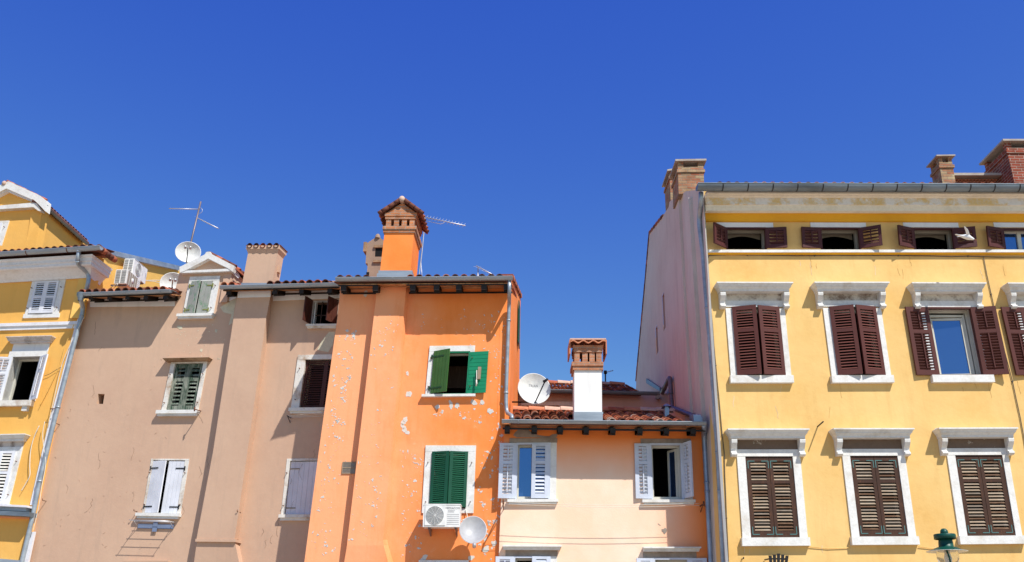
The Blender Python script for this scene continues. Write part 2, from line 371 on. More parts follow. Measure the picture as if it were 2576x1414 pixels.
def room(par, f, u0, u1, v0, v1, name='window', frame=None, d=.24, deep=1.2, back='black', mats=None, extra=None, fw=.045):
    # reveal lining, dark room behind, optional wooden frame: this mesh is the window itself
    m = MB(); P = f.p
    m.mi = 1; m.add([P(u0,v0,0), P(u1,v0,0), P(u1,v1,0), P(u0,v1,0), P(u0,v0,-d), P(u1,v0,-d), P(u1,v1,-d), P(u0,v1,-d)], [(0,1,5,4), (1,2,6,5), (2,3,7,6), (3,0,4,7)])
    m.mi = 2; e = .5
    m.add([P(u0-e,v0-e,-d-deep), P(u1+e,v0-e,-d-deep), P(u1+e,v1+e,-d-deep), P(u0-e,v1+e,-d-deep), P(u0,v0,-d), P(u1,v0,-d), P(u1,v1,-d), P(u0,v1,-d)],
          [(0,1,2,3), (0,1,5,4), (1,2,6,5), (2,3,7,6), (3,0,4,7)])
    m.mi = 0
    if frame is not None:
        z0, z1 = frame; a = fw
        m.box(f, u0, u0+a, v0, v1, z0, z1); m.box(f, u1-a, u1, v0, v1, z0, z1)
        m.box(f, u0+a, u1-a, v0, v0+a, z0, z1-.001); m.box(f, u0+a, u1-a, v1-a, v1, z0, z1-.001)
    if extra: extra(m)
    mats = mats or [M['sash'], M['plasterwhite'], M[back]]
    return m.build(name, mats, par, recalc=False)
def pane(par, f, u0, u1, v0, v1, w):
    m = MB(); m.box(f, u0, u1, v0, v1, w-.006, w); return m.build('pane', M['glass'], par)
def casement(par, f, w, h, fw=.05, th=.04, mat='sash', glass=True, name='casement'):
    m = MB(); m.box(f, 0, fw, 0, h, 0, th); m.box(f, w-fw, w, 0, h, 0, th); m.box(f, fw, w-fw, 0, fw, .001, th-.001); m.box(f, fw, w-fw, h-fw, h, .001, th-.001)
    if glass: m.mi = 1; m.box(f, fw, w-fw, fw, h-fw, th*.4, th*.6)
    return m.build(name, [M[mat], M['glass']], par)
def gutter(par, A, B, N, r=.07, rings=.9, mat='zinc', name='gutter', ringmat=None, square=False, ph=.35):
    # A, B: ends of the front top lip; N outward
    m = MB(); D = (B-A); L = D.length; D = D.normalized(); k = 9
    def ring(P, rr, c):
        return [P - N*c + N*(rr*math.cos(a)) - ZUP*(rr*math.sin(a)*1.05) for a in [math.pi*i/k for i in range(k+1)]]
    m.smooth = True
    for rr in (r, r-.008):
        a, b = ring(A, rr, r), ring(B, rr, r); m.add(a+b, [(i, i+1, k+2+i, k+1+i) for i in range(k)])
    m.smooth = False
    a, b = ring(A, r, r), ring(B, r, r); m.add(a, [tuple(range(k+1))]); m.add(b, [tuple(range(k+1))])
    m.tube([A-ZUP*.002, B-ZUP*.002], .010, 6)
    m.mi = 1; x = ph
    while x < L-.05:
        c = A + D*x; rows = [ring(c-D*.012, r+.006, r), ring(c+D*.012, r+.006, r)]
        m.add(rows[0]+rows[1], [(i, i+1, k+2+i, k+1+i) for i in range(k)]); rows = [ring(c-D*.012, r+.0005, r), ring(c-D*.012, r+.006, r)]
        m.add(rows[0]+rows[1], [(i, i+1, k+2+i, k+1+i) for i in range(k)]); x += rings*random.uniform(.96, 1.04)
    return m.build(name, [M[mat], M[ringmat or mat]], par, recalc=False)
def rafters(par, pl, xs, y, w0, w1, hw=.055, hh=.13, mat='beam', zfn=None, name='rafter', rise=.34):
    # xs: display x of each rafter end; y(x) -> display y of the bottom of its outer end
    for x in xs:
        p = pl.at((x, y(x)), w1); u, v = pl.uv(p); f = Fr(pl.pt(u, v), pl.U, ZUP, pl.N); m = MB()
        rs = rise*(w1-w0); m.hexa([f.p(-hw, rs, w0), f.p(hw, rs, w0), f.p(hw, hh+rs, w0), f.p(-hw, hh+rs, w0), f.p(-hw, .035, w1), f.p(hw, .035, w1), f.p(hw, hh, w1), f.p(-hw, hh, w1)])
        m.hexa([f.p(-hw, rs, w0), f.p(hw, rs, w0), f.p(hw, hh-.01+rs, w0), f.p(-hw, hh-.01+rs, w0), f.p(-hw, 0, w1-.07), f.p(hw, 0, w1-.07), f.p(hw, hh-.01, w1-.07), f.p(-hw, hh-.01, w1-.07)])
        m.build(name, M[mat], par)
def slab(par, A, B, N, w0, w1, z0, z1, mat, name):      # box along A->B between offsets w0..w1 (along N) and heights
    D = (B-A); f = Fr(A, D.normalized(), ZUP, N); m = MB(); m.box(f, 0, D.length, z0, z1, w0, w1); return m.build(name, M[mat], par)
def tiles(par, O, U, S, ncol, nrow, pitch=.2, row=.30, name='roof', base=True, weights=(6, 4, 3, 1), skip=None, ridge=False, ncolt=None, r=.078):
    Nn = U.cross(S).normalized()
    if Nn.z < 0: Nn = -Nn
    m = MB(); k = 7
    if base:
        m.mi = 2; a = O - U*.05 + S*.05; b = O + U*(ncol*pitch+.05) + S*.05; e = S*(nrow*row)
        m.hexa([a-Nn*.06, b-Nn*.06, b+e-Nn*.06, a+e-Nn*.06, a-Nn*.03, b-Nn*.03, b+e-Nn*.03, a+e-Nn*.03])
    for c in range(ncol):
        jx = random.uniform(-.008, .008)
        for j in range(nrow):
            if skip and skip(c, j): continue
            m.mi = random.choices((0, 1, 2, 3), weights)[0]
            for kind in (0, 1):                 # 1 = cover tile, 0 = trough tile
                if kind == 0: cc = O + U*((c+1)*pitch+jx) + S*(j*row+.10)
                else: cc = O + U*((c+.5)*pitch+jx+random.uniform(-.004, .004)) + S*(j*row-.03)
                ln = row*1.22; rows = []
                for t_, rr, lift in ((0, r, .022), (1, r*.84, .0)):
                    for th in (0, .014):
                        q = rr-th; arc = []
                        for i in range(k+1):
                            a = math.pi*i/k; z = math.sin(a)*q if kind else -math.sin(a)*q*.45+.01
                            arc.append(cc + S*(t_*ln) + U*(math.cos(a)*q) + Nn*(z+lift+(0 if kind else -.0)))
                        rows.append(arc)
                o, i_, o2, i2 = rows; n = k+1
                m.smooth = True; m.add(o+o2, [(i, i+1, n+i+1, n+i) for i in range(k)])
                m.smooth = False; m.add(i_+i2, [(i, i+1, n+i+1, n+i) for i in range(k)]); m.add(o+i_, [(i, i+1, n+i+1, n+i) for i in range(k)])
    return m.build(name, TILES, par, recalc=False)
def ridge_caps(par, A, B, r=.1, step=.38, name='ridge_tiles', sag=0, mats=None):
    D = B-A; L = D.length; D = D.normalized(); S = D.cross(ZUP).normalized(); Uz = S.cross(D); m = MB(); k = 7; x = 0
    if Uz.z < 0: Uz = -Uz
    while x < L:
        m.mi = random.choices((0, 1, 3), (2, 3, 3))[0]; rows = []
        for t_, rr, lift in ((0, r, .015), (1, r*.86, 0)):
            for th in (0, .016): rows.append([A + D*(x+t_*step*1.15) + S*(math.cos(math.pi*i/k)*(rr-th)) + Uz*(math.sin(math.pi*i/k)*(rr-th)+lift) for i in range(k+1)])
        o, i_, o2, i2 = rows; n = k+1
        for a, b in ((o, o2), (i_, i2), (o, i_), (o2, i2)): m.add(a+b, [(i, i+1, n+i+1, n+i) for i in range(k)])
        x += step
    return m.build(name, TILES, par, recalc=False)
def sweep(par, path, prof, mat, name):       # path: list of (point, offset vector); prof: closed list of (w, v)
    m = MB(); m.loft([[P + O*w + ZUP*v for w, v in prof] for P, O in path]); return m.build(name, mat if isinstance(mat, list) else M[mat], par)
def pipe(par, pts, r, mat='zinc', name='downpipe', collars=()):
    m = MB(); P = [Vector(p) for p in pts]; Q = [P[0]]
    for i in range(1, len(P)-1):                # round the bends
        a, b, c = P[i-1], P[i], P[i+1]; d = min(.12, (b-a).length*.4, (c-b).length*.4); p0 = b+(a-b).normalized()*d; p2 = b+(c-b).normalized()*d
        for t_ in (0, .33, .66, 1): Q.append(p0*(1-t_)**2 + b*2*t_*(1-t_) + p2*t_*t_)
    Q.append(P[-1]); m.tube(Q, r, 12)
    for c in collars:
        i, s = int(c), c-int(c); a = P[i].lerp(P[i+1], s); t_ = (P[i+1]-P[i]).normalized(); m.tube([a-t_*.02, a+t_*.02], r+.008, 12)
    return m.build(name, M[mat], par)
def text_on(par, body, f, size, mat, name='lettering', ext=.001, bold=.0):
    c = bpy.data.curves.new(name, 'FONT'); c.body = body; c.size = size; c.extrude = ext; c.align_x = 'CENTER'; c.align_y = 'CENTER'; c.offset = bold
    tmp = bpy.data.objects.new('tmp', c); COL.objects.link(tmp); bpy.context.view_layer.update()
    me = bpy.data.meshes.new_from_object(tmp.evaluated_get(bpy.context.evaluated_depsgraph_get())); bpy.data.objects.remove(tmp)
    me.materials.clear(); me.materials.append(mat); o = bpy.data.objects.new(name, me); COL.objects.link(o)
    U, V, N = f.U.normalized(), f.V.normalized(), f.N.normalized(); V = N.cross(U).normalized()
    W = Matrix(((U.x, V.x, N.x, f.O.x), (U.y, V.y, N.y, f.O.y), (U.z, V.z, N.z, f.O.z), (0,0,0,1)))
    o.parent = par; o.matrix_parent_inverse = Matrix.Translation(-par.location) if par.type == 'EMPTY' else Matrix(); o.matrix_basis = W
    return o
# ================================================================== large yellow building on the right
P0 = atY((1797, 1061), 19.5)
RP = Pl(P0, 2.5)
corner = lambda y: (1768 + (y-483)*.0475, y)
g = RP.at((1820, 1850)); 
RB = thing('yellow_townhouse', (g.x+4, g.y+4, 0), 'tall pale yellow townhouse with maroon and brown louvred shutters and stone window cornices', 'building')
RH = []
def rwin(q, fn, ul, ur, vt, mode, low=False, cor=(.33)):
    f = RP.fr(fn, *q); W, H = f.W, f.H; ow = W-ul-ur; oh = H-vt
    RH.append(hole_of(f, ul-.01, W-ur+.01, -.01, oh+.01))
    glassw = mode == 'open'
    def ex(m):
        if glassw:
            m.mi = 3; m.box(f, ul+.0, ul+.035, .0, oh, -.05, .034); m.box(f, W-ur-.035, W-ur, .0, oh, -.05, .034); m.box(f, ul+.035, W-ur-.035, oh-.035, oh, -.05, .033); m.box(f, ul+.035, W-ur-.035, 0, .03, -.05, .036)
            m.mi = 0; m.box(f, ul+.10, ul+.15, .05, oh-.12, -.21, -.16); m.box(f, W-ur-.15, W-ur-.10, .05, oh-.12, -.21, -.16); m.box(f, ul+.15, W-ur-.15, oh-.17, oh-.12, -.21, -.161)
        elif low:
            m.mi = 3; m.box(f, ul, ul+.03, 0, oh, -.05, .012); m.box(f, W-ur-.03, W-ur, 0, oh, -.05, .012); m.box(f, ul+.03, W-ur-.03, oh-.03, oh, -.05, .011)
    wd = room(RB, f, ul, W-ur, 0, oh, frame=(-.24, -.17), extra=ex, mats=[M['sash'], M['white_st'], M['black'], M['maroon'] if glassw else M['darkwood']], fw=.07)
    m = MB(); m.box(f, 0, ul, 0, H-.33, -.2, .03); m.box(f, W-ur, W, 0, H-.33, -.2, .03); m.box(f, 0, W, oh, H-.001, -.2, .02); m.box(f, 0, W, oh, oh+.14, -.2, .035)
    if low: m.mi = 1; m.box(f, .02, W-.02, H-.20, H-.002, -.2, .022)
    else: m.mi = 1; m.box(f, .05, W-.05, H-.17, H-.002, -.2, .023)
    m.build('stone_frame', [M['white_st'], M['lint_st'] if not low else M['lintdark']], wd)
    m = MB(); a = -.15; b = W+.075
    m.box(f, a, b, H, H+.04, -.03, .21); m.tbox(f, a, b, H+.04, H+.085, -.03, .22, .025); m.box(f, a-.035, b+.035, H+.085, H+.10, -.03, .26)
    m.tbox(f, a-.035, b+.035, H+.10, H+.15, -.03, .262, .03); m.box(f, a-.075, b+.075, H+.15, H+.178, -.03, .305)
    fl = f.sub(0, 0, 0); m.hexa([f.p(a-.05, H+.178, -.02), f.p(b+.05, H+.178, -.02), f.p(b+.05, H+.178, .29), f.p(a-.05, H+.178, .29), f.p(a, H+.235, -.02), f.p(b, H+.235, -.02), f.p(b+.04, H+.182, .285), f.p(a-.04, H+.182, .285)])
    m.build('cornice', M['white_st'], wd)
    for u in (-.135, W-.035):
        pr = [(-.02, 0), (.185, 0), (.20, -.035), (.19, -.09), (.15, -.15), (.105, -.20), (.09, -.25), (.10, -.272), (.135, -.285), (.14, -.32), (.12, -.345), (.07, -.355), (-.02, -.355)]
        m = MB(); m.loft([[f.p(u+x, H+v, w) for w, v in pr] for x in (0, .115)]); m.build('console', M['white_st'], wd)
    sill(wd, f, -.035, W+.015, -.16, 0, .11)
    lw = ow/2
    if mode == 'ajar':
        for s, u, th in ((1, ul, random.uniform(15, 18)), (-1, W-ur, random.uniform(12, 15))):
            shutter(wd, f.hinge(u, .012, .02, th, s), lw-.004, oh-.02, [M['maroon'], M['maroon_l']], [(.075*oh, .605*oh), (.655*oh, .925*oh)], st=.085, th=.045, pitch=.062)
    elif mode == 'closed':
        for s, u in ((1, ul+.03), (-1, W-ur-.03)):
            shutter(wd, f.hinge(u, .01, -.03, 0, s), lw-.034, oh-.045, [M['darkwood'], M['slatwood'], M['bracket'], M['slatwood2'], M['slatwood3']], [(.075*oh, .655*oh), (.69*oh, .93*oh)], st=.07, th=.04, pitch=.063, braces=True)
    else:
        for s, u, th in ((1, ul+.03, 176), (-1, W-ur-.03, 168)):
            shutter(wd, f.hinge(u, .01, .04, th, s), lw*1.02, oh-.02, [M['maroon'], M['maroon']], [(.075*oh, .605*oh), (.655*oh, .925*oh)], st=.085, th=.045, pitch=.062, rod=True, dk=.40)
        cs = f.sub(ul+.15, .05, -.21)
        casement(wd, cs.hinge(ow-.3, 0, 0, -4, -1), ow-.3, oh-.24, .05, .05)
    return f
M['lintdark'] = stone('soot_dark_stone', (.17, .12, .09), (.62, .58, .52), .60, .66)
rwin([(1252,195), (1838,195), (1925,1022), (1312,1022)], b5, .14, .14, .30, 'ajar')
rwin([(533,193), (1108,193), (1238,1020), (635,1022)], q1, .14, .14, .30, 'ajar')
rwin([(1505,197), (2073,200), (2243,1016), (1641,1018)], q1, .14, .14, .30, 'open')
rwin([(2460,200), (3028,203), (3243,1018), (2641,1018)], q1, .14, .14, .30, 'open')
rwin([(1369,185), (1990,185), (2092,1168), (1425,1172)], b6, .17, .16, .34, 'closed', True)
rwin([(727,180), (1347,180), (1490,1158), (835,1162)], b8, .16, .16, .34, 'closed', True)
rwin([(1764,175), (2390,172), (2545,1150), (1925,1155)], b8, .17, .13, .34, 'closed', True)
# attic row: low openings with worn shutters
def attic(tl, tr, br, bl, la, ra, lint, glazed=False):
    f = RP.fr(dd, tl, tr, br, bl); W, H = f.W, f.H
    RH.append(hole_of(f, -.005, W+.005, -.005, H+.005))
    def ex(m):
        m.mi = 3; m.box(f, 0, .03, 0, H, -.04, .02); m.box(f, W-.03, W, 0, H, -.04, .02); m.box(f, .03, W-.03, H-.035, H, -.04, .021)
        if glazed: m.mi = 0; m.box(f, W/2-.045, W/2+.045, .05, H-.05, -.23, -.16)
        else:                                   # segmental arch of the niche behind
            m.mi = 1; k = 10; t0 = [f.p(.04+(W-.08)*i/k, H-.16+.09*math.sin(math.pi*i/k), -.34) for i in range(k+1)]; t1 = [f.p(.04+(W-.08)*i/k, H+.2, -.34) for i in range(k+1)]
            m.add(t0+t1, [(i, i+1, k+2+i, k+1+i) for i in range(k)])
    wd = room(RB, f, 0, W, 0, H, frame=(-.24, -.17), extra=ex, mats=[M['sashd'] if not glazed else M['sash'], M['niche'], M['black'], M['maroon_o']], fw=.05, deep=1.0)
    if glazed:
        pane(wd, f, .05, W/2-.045, .05, H-.05, -.2); pane(wd, f, W/2+.045, W-.05, .05, H-.05, -.2)
    m = MB(); A_, B_, C_ = RP.at((lint[0], 560.6)), RP.at((lint[1], 561.2)), RP.at((lint[0], 572.4)); F_ = Fr(A_, (B_-A_).normalized(), ZUP, RP.N)
    m.box(F_, 0, (B_-A_).length, (C_-A_).z, 0, -.02, .02); m.build('lintel', M['plasterwhite'], wd)
    lw = W/2
    shutter(wd, f.hinge(.01, .02, .025, la, 1), lw, H-.03, [M['maroon_o'], M['maroon_o']], [(.09, H-.11)], st=.07, th=.04, pitch=.085, rod=True, slat=0 if not glazed else 1)
    shutter(wd, f.hinge(W-.01, .02, .025, ra, -1), lw, H-.03, [M['maroon_o'], M['maroon_o']], [(.09, H-.11)], st=.07, th=.04, pitch=.085, rod=True, flip=(ra < 166))
attic((1825.7,572.6), (1927.3,572.6), (1929,626.8), (1828,626.8), 140, 174, (1802, 1944))
attic((2061.8,573), (2162,573), (2166,627.2), (2066,627), 173, 156, (2037.6, 2177))
attic((2295.5,574), (2397.2,574), (2403,627.4), (2301,627.3), 157, 166, (2270.7, 2409))
attic((2520.5,574.5), (2622,575), (2630,628), (2527,628), 162, 170, (2498, 2640), True)
RBB = 1850
wall('facade_wall', RB, RP, [corner(RBB), corner(1061), corner(700), corner(470), (3060, 470), (3330, RBB)], M['yellow_r'], RH, depth=.3)
# string course, cove, cornice, gutter
UT = (RP.at((2560, 531.3), .2)-RP.at((1780, 529.9), .2)).normalized()
F = Fr(RP.pt(0, 0), UT, ZUP, RP.N)
def rz(x, y, w=0):
    u, v = RP.uv(RP.at((x, y), w)); return (u, v - u*UT.z)
uL = rz(1769, 560)[0]; uR = rz(3060, 560)[0]
m = MB(); v0 = rz(2100, 634.6, .09)[1]; v1 = rz(2100, 628, .09)[1]; m.box(F, uL+.02, uR, v0, v1, -.02, .09); m.build('string_course', M['white_st'], RB)
m = MB(); v2 = rz(2100, 640, .05)[1]; m.tbox(F, uL+.03, uR, v2, v0-.001, -.02, .03, 0, .045); m.build('string_moulding', M['ochre'], RB)
pr = [(-.1, 559, .0), (.02, 559, .0), (.05, 555.5, .05), (.06, 551, .06), (.10, 541, .10), (.17, 534, .17), (.19, 530.4, .19), (-.1, 530.4, .19)]
prof = [(w, rz(2100, y, ww)[1]) for w, y, ww in pr]
ends = [(F.p(u, 0), RP.N) for u in (uL, uR)]
sweep(RB, ends, prof, 'ochre', 'cove')
pr = [(-.1, 530), (.27, 530), (.30, 514), (-.1, 514)]; sweep(RB, ends, [(w, rz(2100, y, max(w, .28))[1]) for w, y in pr], 'cream', 'cornice')
pr = [(-.1, 513.8), (.34, 513.8), (.35, 498), (-.1, 498)]; sweep(RB, ends, [(w, rz(2100, y, .345)[1]) for w, y in pr], 'patchy', 'frieze')
pr = [(-.1, 497.8), (.36, 497.8), (.42, 494), (.43, 490), (.50, 487), (.50, 483), (-.1, 483)]; sweep(RB, ends, [(w, rz(2100, y, max(w, .36))[1]) for w, y in pr], 'cream', 'cornice_lip')
A = RP.at((1756, 459.8), .79); B = A + UT*(RP.uv(RP.at((3040, 459), .79))[0]-RP.uv(A)[0])
gutter(RB, A, B, RP.N, .125, .56, 'zinc_d', ringmat='iron', ph=.56)
for x in (1877.5, ): pass
# roof
O = RP.at((1757, 459.5), .56); O.z -= .02; S = (-RP.N*math.cos(rad(17)) + ZUP*math.sin(rad(17))).normalized(); O = RP.pt(RP.uv(O)[0]+.35, O.z-.07, .60)
tiles(RB, O, UT, S, 52, 2, .2, .32, name='eave_tiles', weights=(3, 2, 4, 1))
m = MB(); m.box(Fr(O-ZUP*.03, UT, S, UT.cross(S).normalized()), 0, 12, .6, 4.2, -.05, .0); m.build('roof', M['tile3'], RB)
m = MB(); rs_ = random.Random(4)
for i in range(26):
    p = RP.at((rs_.uniform(1840, 2570), rs_.choice((rs_.uniform(665, 712), rs_.uniform(970, 1072), rs_.uniform(1150, 1400)))), .0); f_ = Fr(p, RP.U, ZUP, RP.N); q = 0; z = 0
    for k_ in range(rs_.randint(2, 5)):
        h_ = rs_.uniform(.03, .09); d_ = rs_.uniform(-.02, .02); w_ = rs_.uniform(.002, .006); m.mi = i % 2; m.hexa([f_.p(q, z, .001), f_.p(q+w_, z, .001), f_.p(q+w_+d_, z+h_, .001), f_.p(q+d_, z+h_, .001), f_.p(q, z, .004), f_.p(q+w_, z, .004), f_.p(q+w_+d_, z+h_, .004), f_.p(q+d_, z+h_, .004)]); q += d_; z += h_
m.build('cracks', [M['lint_w'], M['crack_y']], RB, kind='stuff')
# pipe at the corner
pts = [RP.at((1763.5, 484), .5), RP.at((1763, 505), .48), RP.at((1759, 545), .14), RP.at((1759.7, 570), .12), RP.at((1769, 641), .12), RP.at((1773.4, 705), .12), RP.at((1792, 942), .12), RP.at((1807.5, 1161), .12), RP.at((1819.6, 1414), .12), RP.at((1840, 1850), .12)]
pipe(RB, pts, .052, 'zinc', collars=(5.3, 6.9, 7.3))
# ---------------- stained side wall
SP = Pl(RP.at(corner(1061)), -90)
def sw(d, w=0): return SP.at(d, w)
spx = [(1833, 1850), (1797, 1061), (1781, 705), (1768, 483), (1757.5, 477), (1727, 481), (1699, 495), (1684, 508), (1682, 521), (1669, 541), (1634, 586), (1624.4, 699), (1600.6, 957), (1596, 1080), (1590, 1700)]
holes = []
sl = []
for q in (((1666.5,733), (1674,757), (1673,822), (1669,838)), ((1649.5,818), (1654.5,805), (1655.5,880), (1652,896))):
    f = SP.fr(dd, *q)
    f = Fr(sw(((q[0][0]+q[3][0])/2, q[3][1])), SP.U, ZUP, SP.N, .5, .9); a, b = sw(((q[0][0]+q[3][0])/2, (q[0][1]+q[3][1])/2)), sw(((q[1][0]+q[2][0])/2, (q[1][1]+q[2][1])/2))
    W = abs((b-a).dot(SP.U)); H = abs((sw((q[1][0], q[0][1])) - sw((q[1][0], q[3][1]))).z)*.93
    f.O = Vector((a.x, a.y, 0)); f.O.z = sw(((q[0][0]+q[2][0])/2, q[3][1]-4)).z; f.W = W
    sl.append((f, W, H)); holes.append(hole_of(f, 0, W, 0, H))
m = MB(); m.prism([sw(d, .005) for d in spx], Vector((.004, 0, 0)), [[p+SP.N*.005 for p in h] for h in holes]); m.build('side_wall', M['pinkwall'], RB)
for f, W, H in sl: room(RB, f, 0, W, 0, H, d=.2, deep=.5, mats=[M['sash'], M['pinkrear'], M['black']])
def pil(x0, x1, ytop, w, mat):           # shallow flue pilasters on the side wall, x0..x1 measured at y=600
    a = SP.uv(sw((x0, 600)))[0]; b = SP.uv(sw((x1, 600)))[0]; z = sw(((x0+x1)/2, ytop)).z; m = MB(); m.box(Fr(SP.pt(0, 0), SP.U, ZUP, SP.N), a, b, 0, z, -.05, w); return m.build('flue_pilaster', M[mat], RB)
pil(1735, 1748, 497, .09, 'pinkwall'); pil(1706, 1719, 500, .07, 'pinkwall')
m = MB(); a = SP.uv(sw((1752, 600)))[0]; b = SP.uv(sw((1771, 600)))[0]; m.box(Fr(SP.pt(0, 0), SP.U, ZUP, SP.N), a, b+.05, 0, sw((1760, 482)).z, -.05, .004); a = SP.uv(sw((1722, 600)))[0]; b = SP.uv(sw((1733, 600)))[0]; m.box(Fr(SP.pt(0, 0), SP.U, ZUP, SP.N), a, b, 0, sw((1727, 484)).z, -.05, .004)
m.build('cement_strips', M['greywall'], RB)
# verge tiles along the rear slope and the gable
vm = MB()
def verge(p, q, n, mb):
    D = (q-p); L = D.length; D = D.normalized()
    for i in range(n):
        a = p + D*(L*i/n); f = Fr(a, D, Vector((0,0,0))+SP.N.cross(D).normalized(), SP.N); mb.mi = random.choice((2, 2, 0)); lift = .02 if i % 2 else 0
        mb.box(f, -.03, L/n+.02, -.02-lift, .03+lift, -.25, .03)
verge(sw((1669, 541)), sw((1634, 586)), 12, vm); verge(sw((1634, 586)), sw((1624.4, 699)), 7, vm); verge(sw((1624.4, 699)), sw((1600.6, 957)), 15, vm)
vm.build('verge_tiles', TILES, RB)
# chimneys
def chim(par, Y, tl, tr, br, bl, depth, mat, name='chimney', lean=True):
    pl = Pl(atY(((tl[0]+tr[0])/2, (tl[1]+bl[1])/2), Y), 0); f = pl.fr(dd, tl, tr, br, bl)
    f.V = (f.V*.5 + ZUP*.5).normalized() if lean else ZUP.copy(); return f
def stack_chimney(par, Y, tl, tr, br, bl, depth, mat, cap=.09, capw=.07, gap=.16, collar=True, name='chimney', piers=2, below=.5):
    f = chim(par, Y, tl, tr, br, bl, depth, mat); W, H = f.W, f.H; m = MB()
    m.box(f, 0, W, -below, H, -depth, 0)
    if collar: m.box(f, -.03, W+.03, H-.16, H-.08, -depth-.03, .03)
    pw = min(.14, W*.28)
    for i in range(piers):
        u = (W-pw)*i/(piers-1)
        m.box(f, u, u+pw, H, H+gap, -.14, -.005); m.box(f, u, u+pw, H, H+gap, -depth+.005, -depth+.14)
    c = m.build(name, M[mat], par)
    m = MB(); m.box(f, -capw, W+capw, H+gap, H+gap+cap, -depth-capw, capw); m.build('cap_slab', M['slab'], c)
    m = MB(); m.box(f, .04, W-.04, H-.3, H+.002, -depth+.04, -.04); m.build('flue', M['black'], c)
    return f
stack_chimney(RB, 21.3, (1706,420), (1772,420), (1771,476), (1708,478), .85, 'brick_y', cap=.05, gap=.14, below=.12)
stack_chimney(RB, 24.2, (1683,436), (1706,436), (1706,500), (1689,506), .9, 'brick_y', cap=.05, gap=.07, piers=2)
stack_chimney(RB, 21.6, (2362,409), (2396,408), (2404,462), (2372,462), .5, 'brick_y', cap=.035, capw=.075, gap=.15)
stack_chimney(RB, 21.4, (2529,372), (2625,372), (2650,462), (2552,462), 1.15, 'brick_r', cap=.05, capw=.09, gap=.16)
# low parapet with open tile lattice between the chimneys
pl = Pl(atY((2450, 450), 21.9), 0); m = MB(); f = pl.fr(dd, (2402, 443), (2508, 443), (2508, 462), (2402, 462))
m.box(f, -.05, f.W+.1, f.H, f.H+.07, -.35, .05); m.mi = 1
for j in range(4):
    for i in range(12):
        c = f.p((i+.5+(j % 2)*.5)*f.W/12, j*.055-.02, -.08); R = f.W/24*1.02; k = 8
        o = [[c + f.U*(math.cos(math.pi*a/k)*rr) + ZUP*(math.sin(math.pi*a/k)*rr*.8) for a in range(k+1)] for rr in (R, R-.012)]
        pts = o[0]+o[1]+[p - f.N*.16 for p in o[0]+o[1]]; n = k+1
        m.add(pts, [(i_, i_+1, n+i_+1, n+i_) for i_ in range(k)] + [(i_, i_+1, 2*n+i_+1, 2*n+i_) for i_ in range(k)] + [(n+i_, n+i_+1, 3*n+i_+1, 3*n+i_) for i_ in range(k)])
m.build('lattice_parapet', [M['slab'], M['tile2']], RB)
# solid volume behind, so that the house is a real block
m = MB(); a = RP.pt(uL+.6, 0, -.31); m.box(Fr(Vector((a.x, a.y, 0)), RP.U, ZUP, RP.N), .0, uR-uL-.8, 0, RP.at((2100, 500)).z-.6, -9, -1.75); m.build('rear_block', M['yellow_r'], RB)
# ---------------- cables and small ironwork on the yellow facade
def cable(name, pts, r, mat, label, cat='cable', pl=RP, w=.02, clips=False, seg=1):
    m = MB(); P = [pl.at(p, w) for p in pts]; Q = []
    for i in range(len(P)-1):
        n = max(1, int((P[i+1]-P[i]).length/.35))
        for k in range(n): Q.append(P[i].lerp(P[i+1], k/n) + Vector((random.uniform(-.006, .006), 0, random.uniform(-.008, .008))))
    Q.append(P[-1]); m.tube(Q, r, 6)
    if clips:
        for i in range(2, len(Q)-1, 4): m.tube([Q[i]-pl.N*.02, Q[i]+pl.N*(.012)], r*1.8, 6)
    return m.build(name, M[mat], None, label, cat)
cable('cable', [(1832, 1414), (1826, 1250), (1822, 1140), (1813, 1047), (1801, 920), (1788, 770), (1783, 700), (1779, 655), (1783, 642), (1840, 641.5), (2000, 642.5), (2150, 643), (2220, 642), (2300, 643.5), (2480, 646), (2600, 648)], .009, 'wired', 'dark cable clipped under the white string course and down beside the corner pipe', clips=True)
cable('cable', [(2475, 648), (2483, 692), (2505, 790), (2528, 885), (2547, 960), (2565, 1046), (2590, 1180)], .009, 'wired', 'dark cable running down the yellow wall between the open maroon shutters', clips=True)
cable('cable', [b6(2100, 1262), b8(600, 1272), b8(825, 1266)], .008, 'yellow_r', 'yellow painted cable between the first and second lower window sills')
cable('cable', [b8(1515, 1262), b8(1640, 1270), b8(1950, 1262)], .008, 'yellow_r', 'yellow painted cable running to the sill behind the street lamp')
m = MB(); p = RP.at(b6(2190, 50)); m.tube([p-RP.N*.03, p+RP.N*.34+ZUP*.03+RP.U*.0], .014, 8); m.build('wall_spike', M['iron'], None, 'thin iron spike sticking out of the yellow wall above the lower windows', 'iron spike')
m = MB(); p = RP.at(b6(1428, 1382)); m.tube([p-RP.N*.03, p+RP.N*.12, p+RP.N*.12+ZUP*.03], .012, 8); m.build('wall_hook', M['iron'], None, 'small iron hook under the leftmost lower window of the yellow townhouse', 'iron hook')
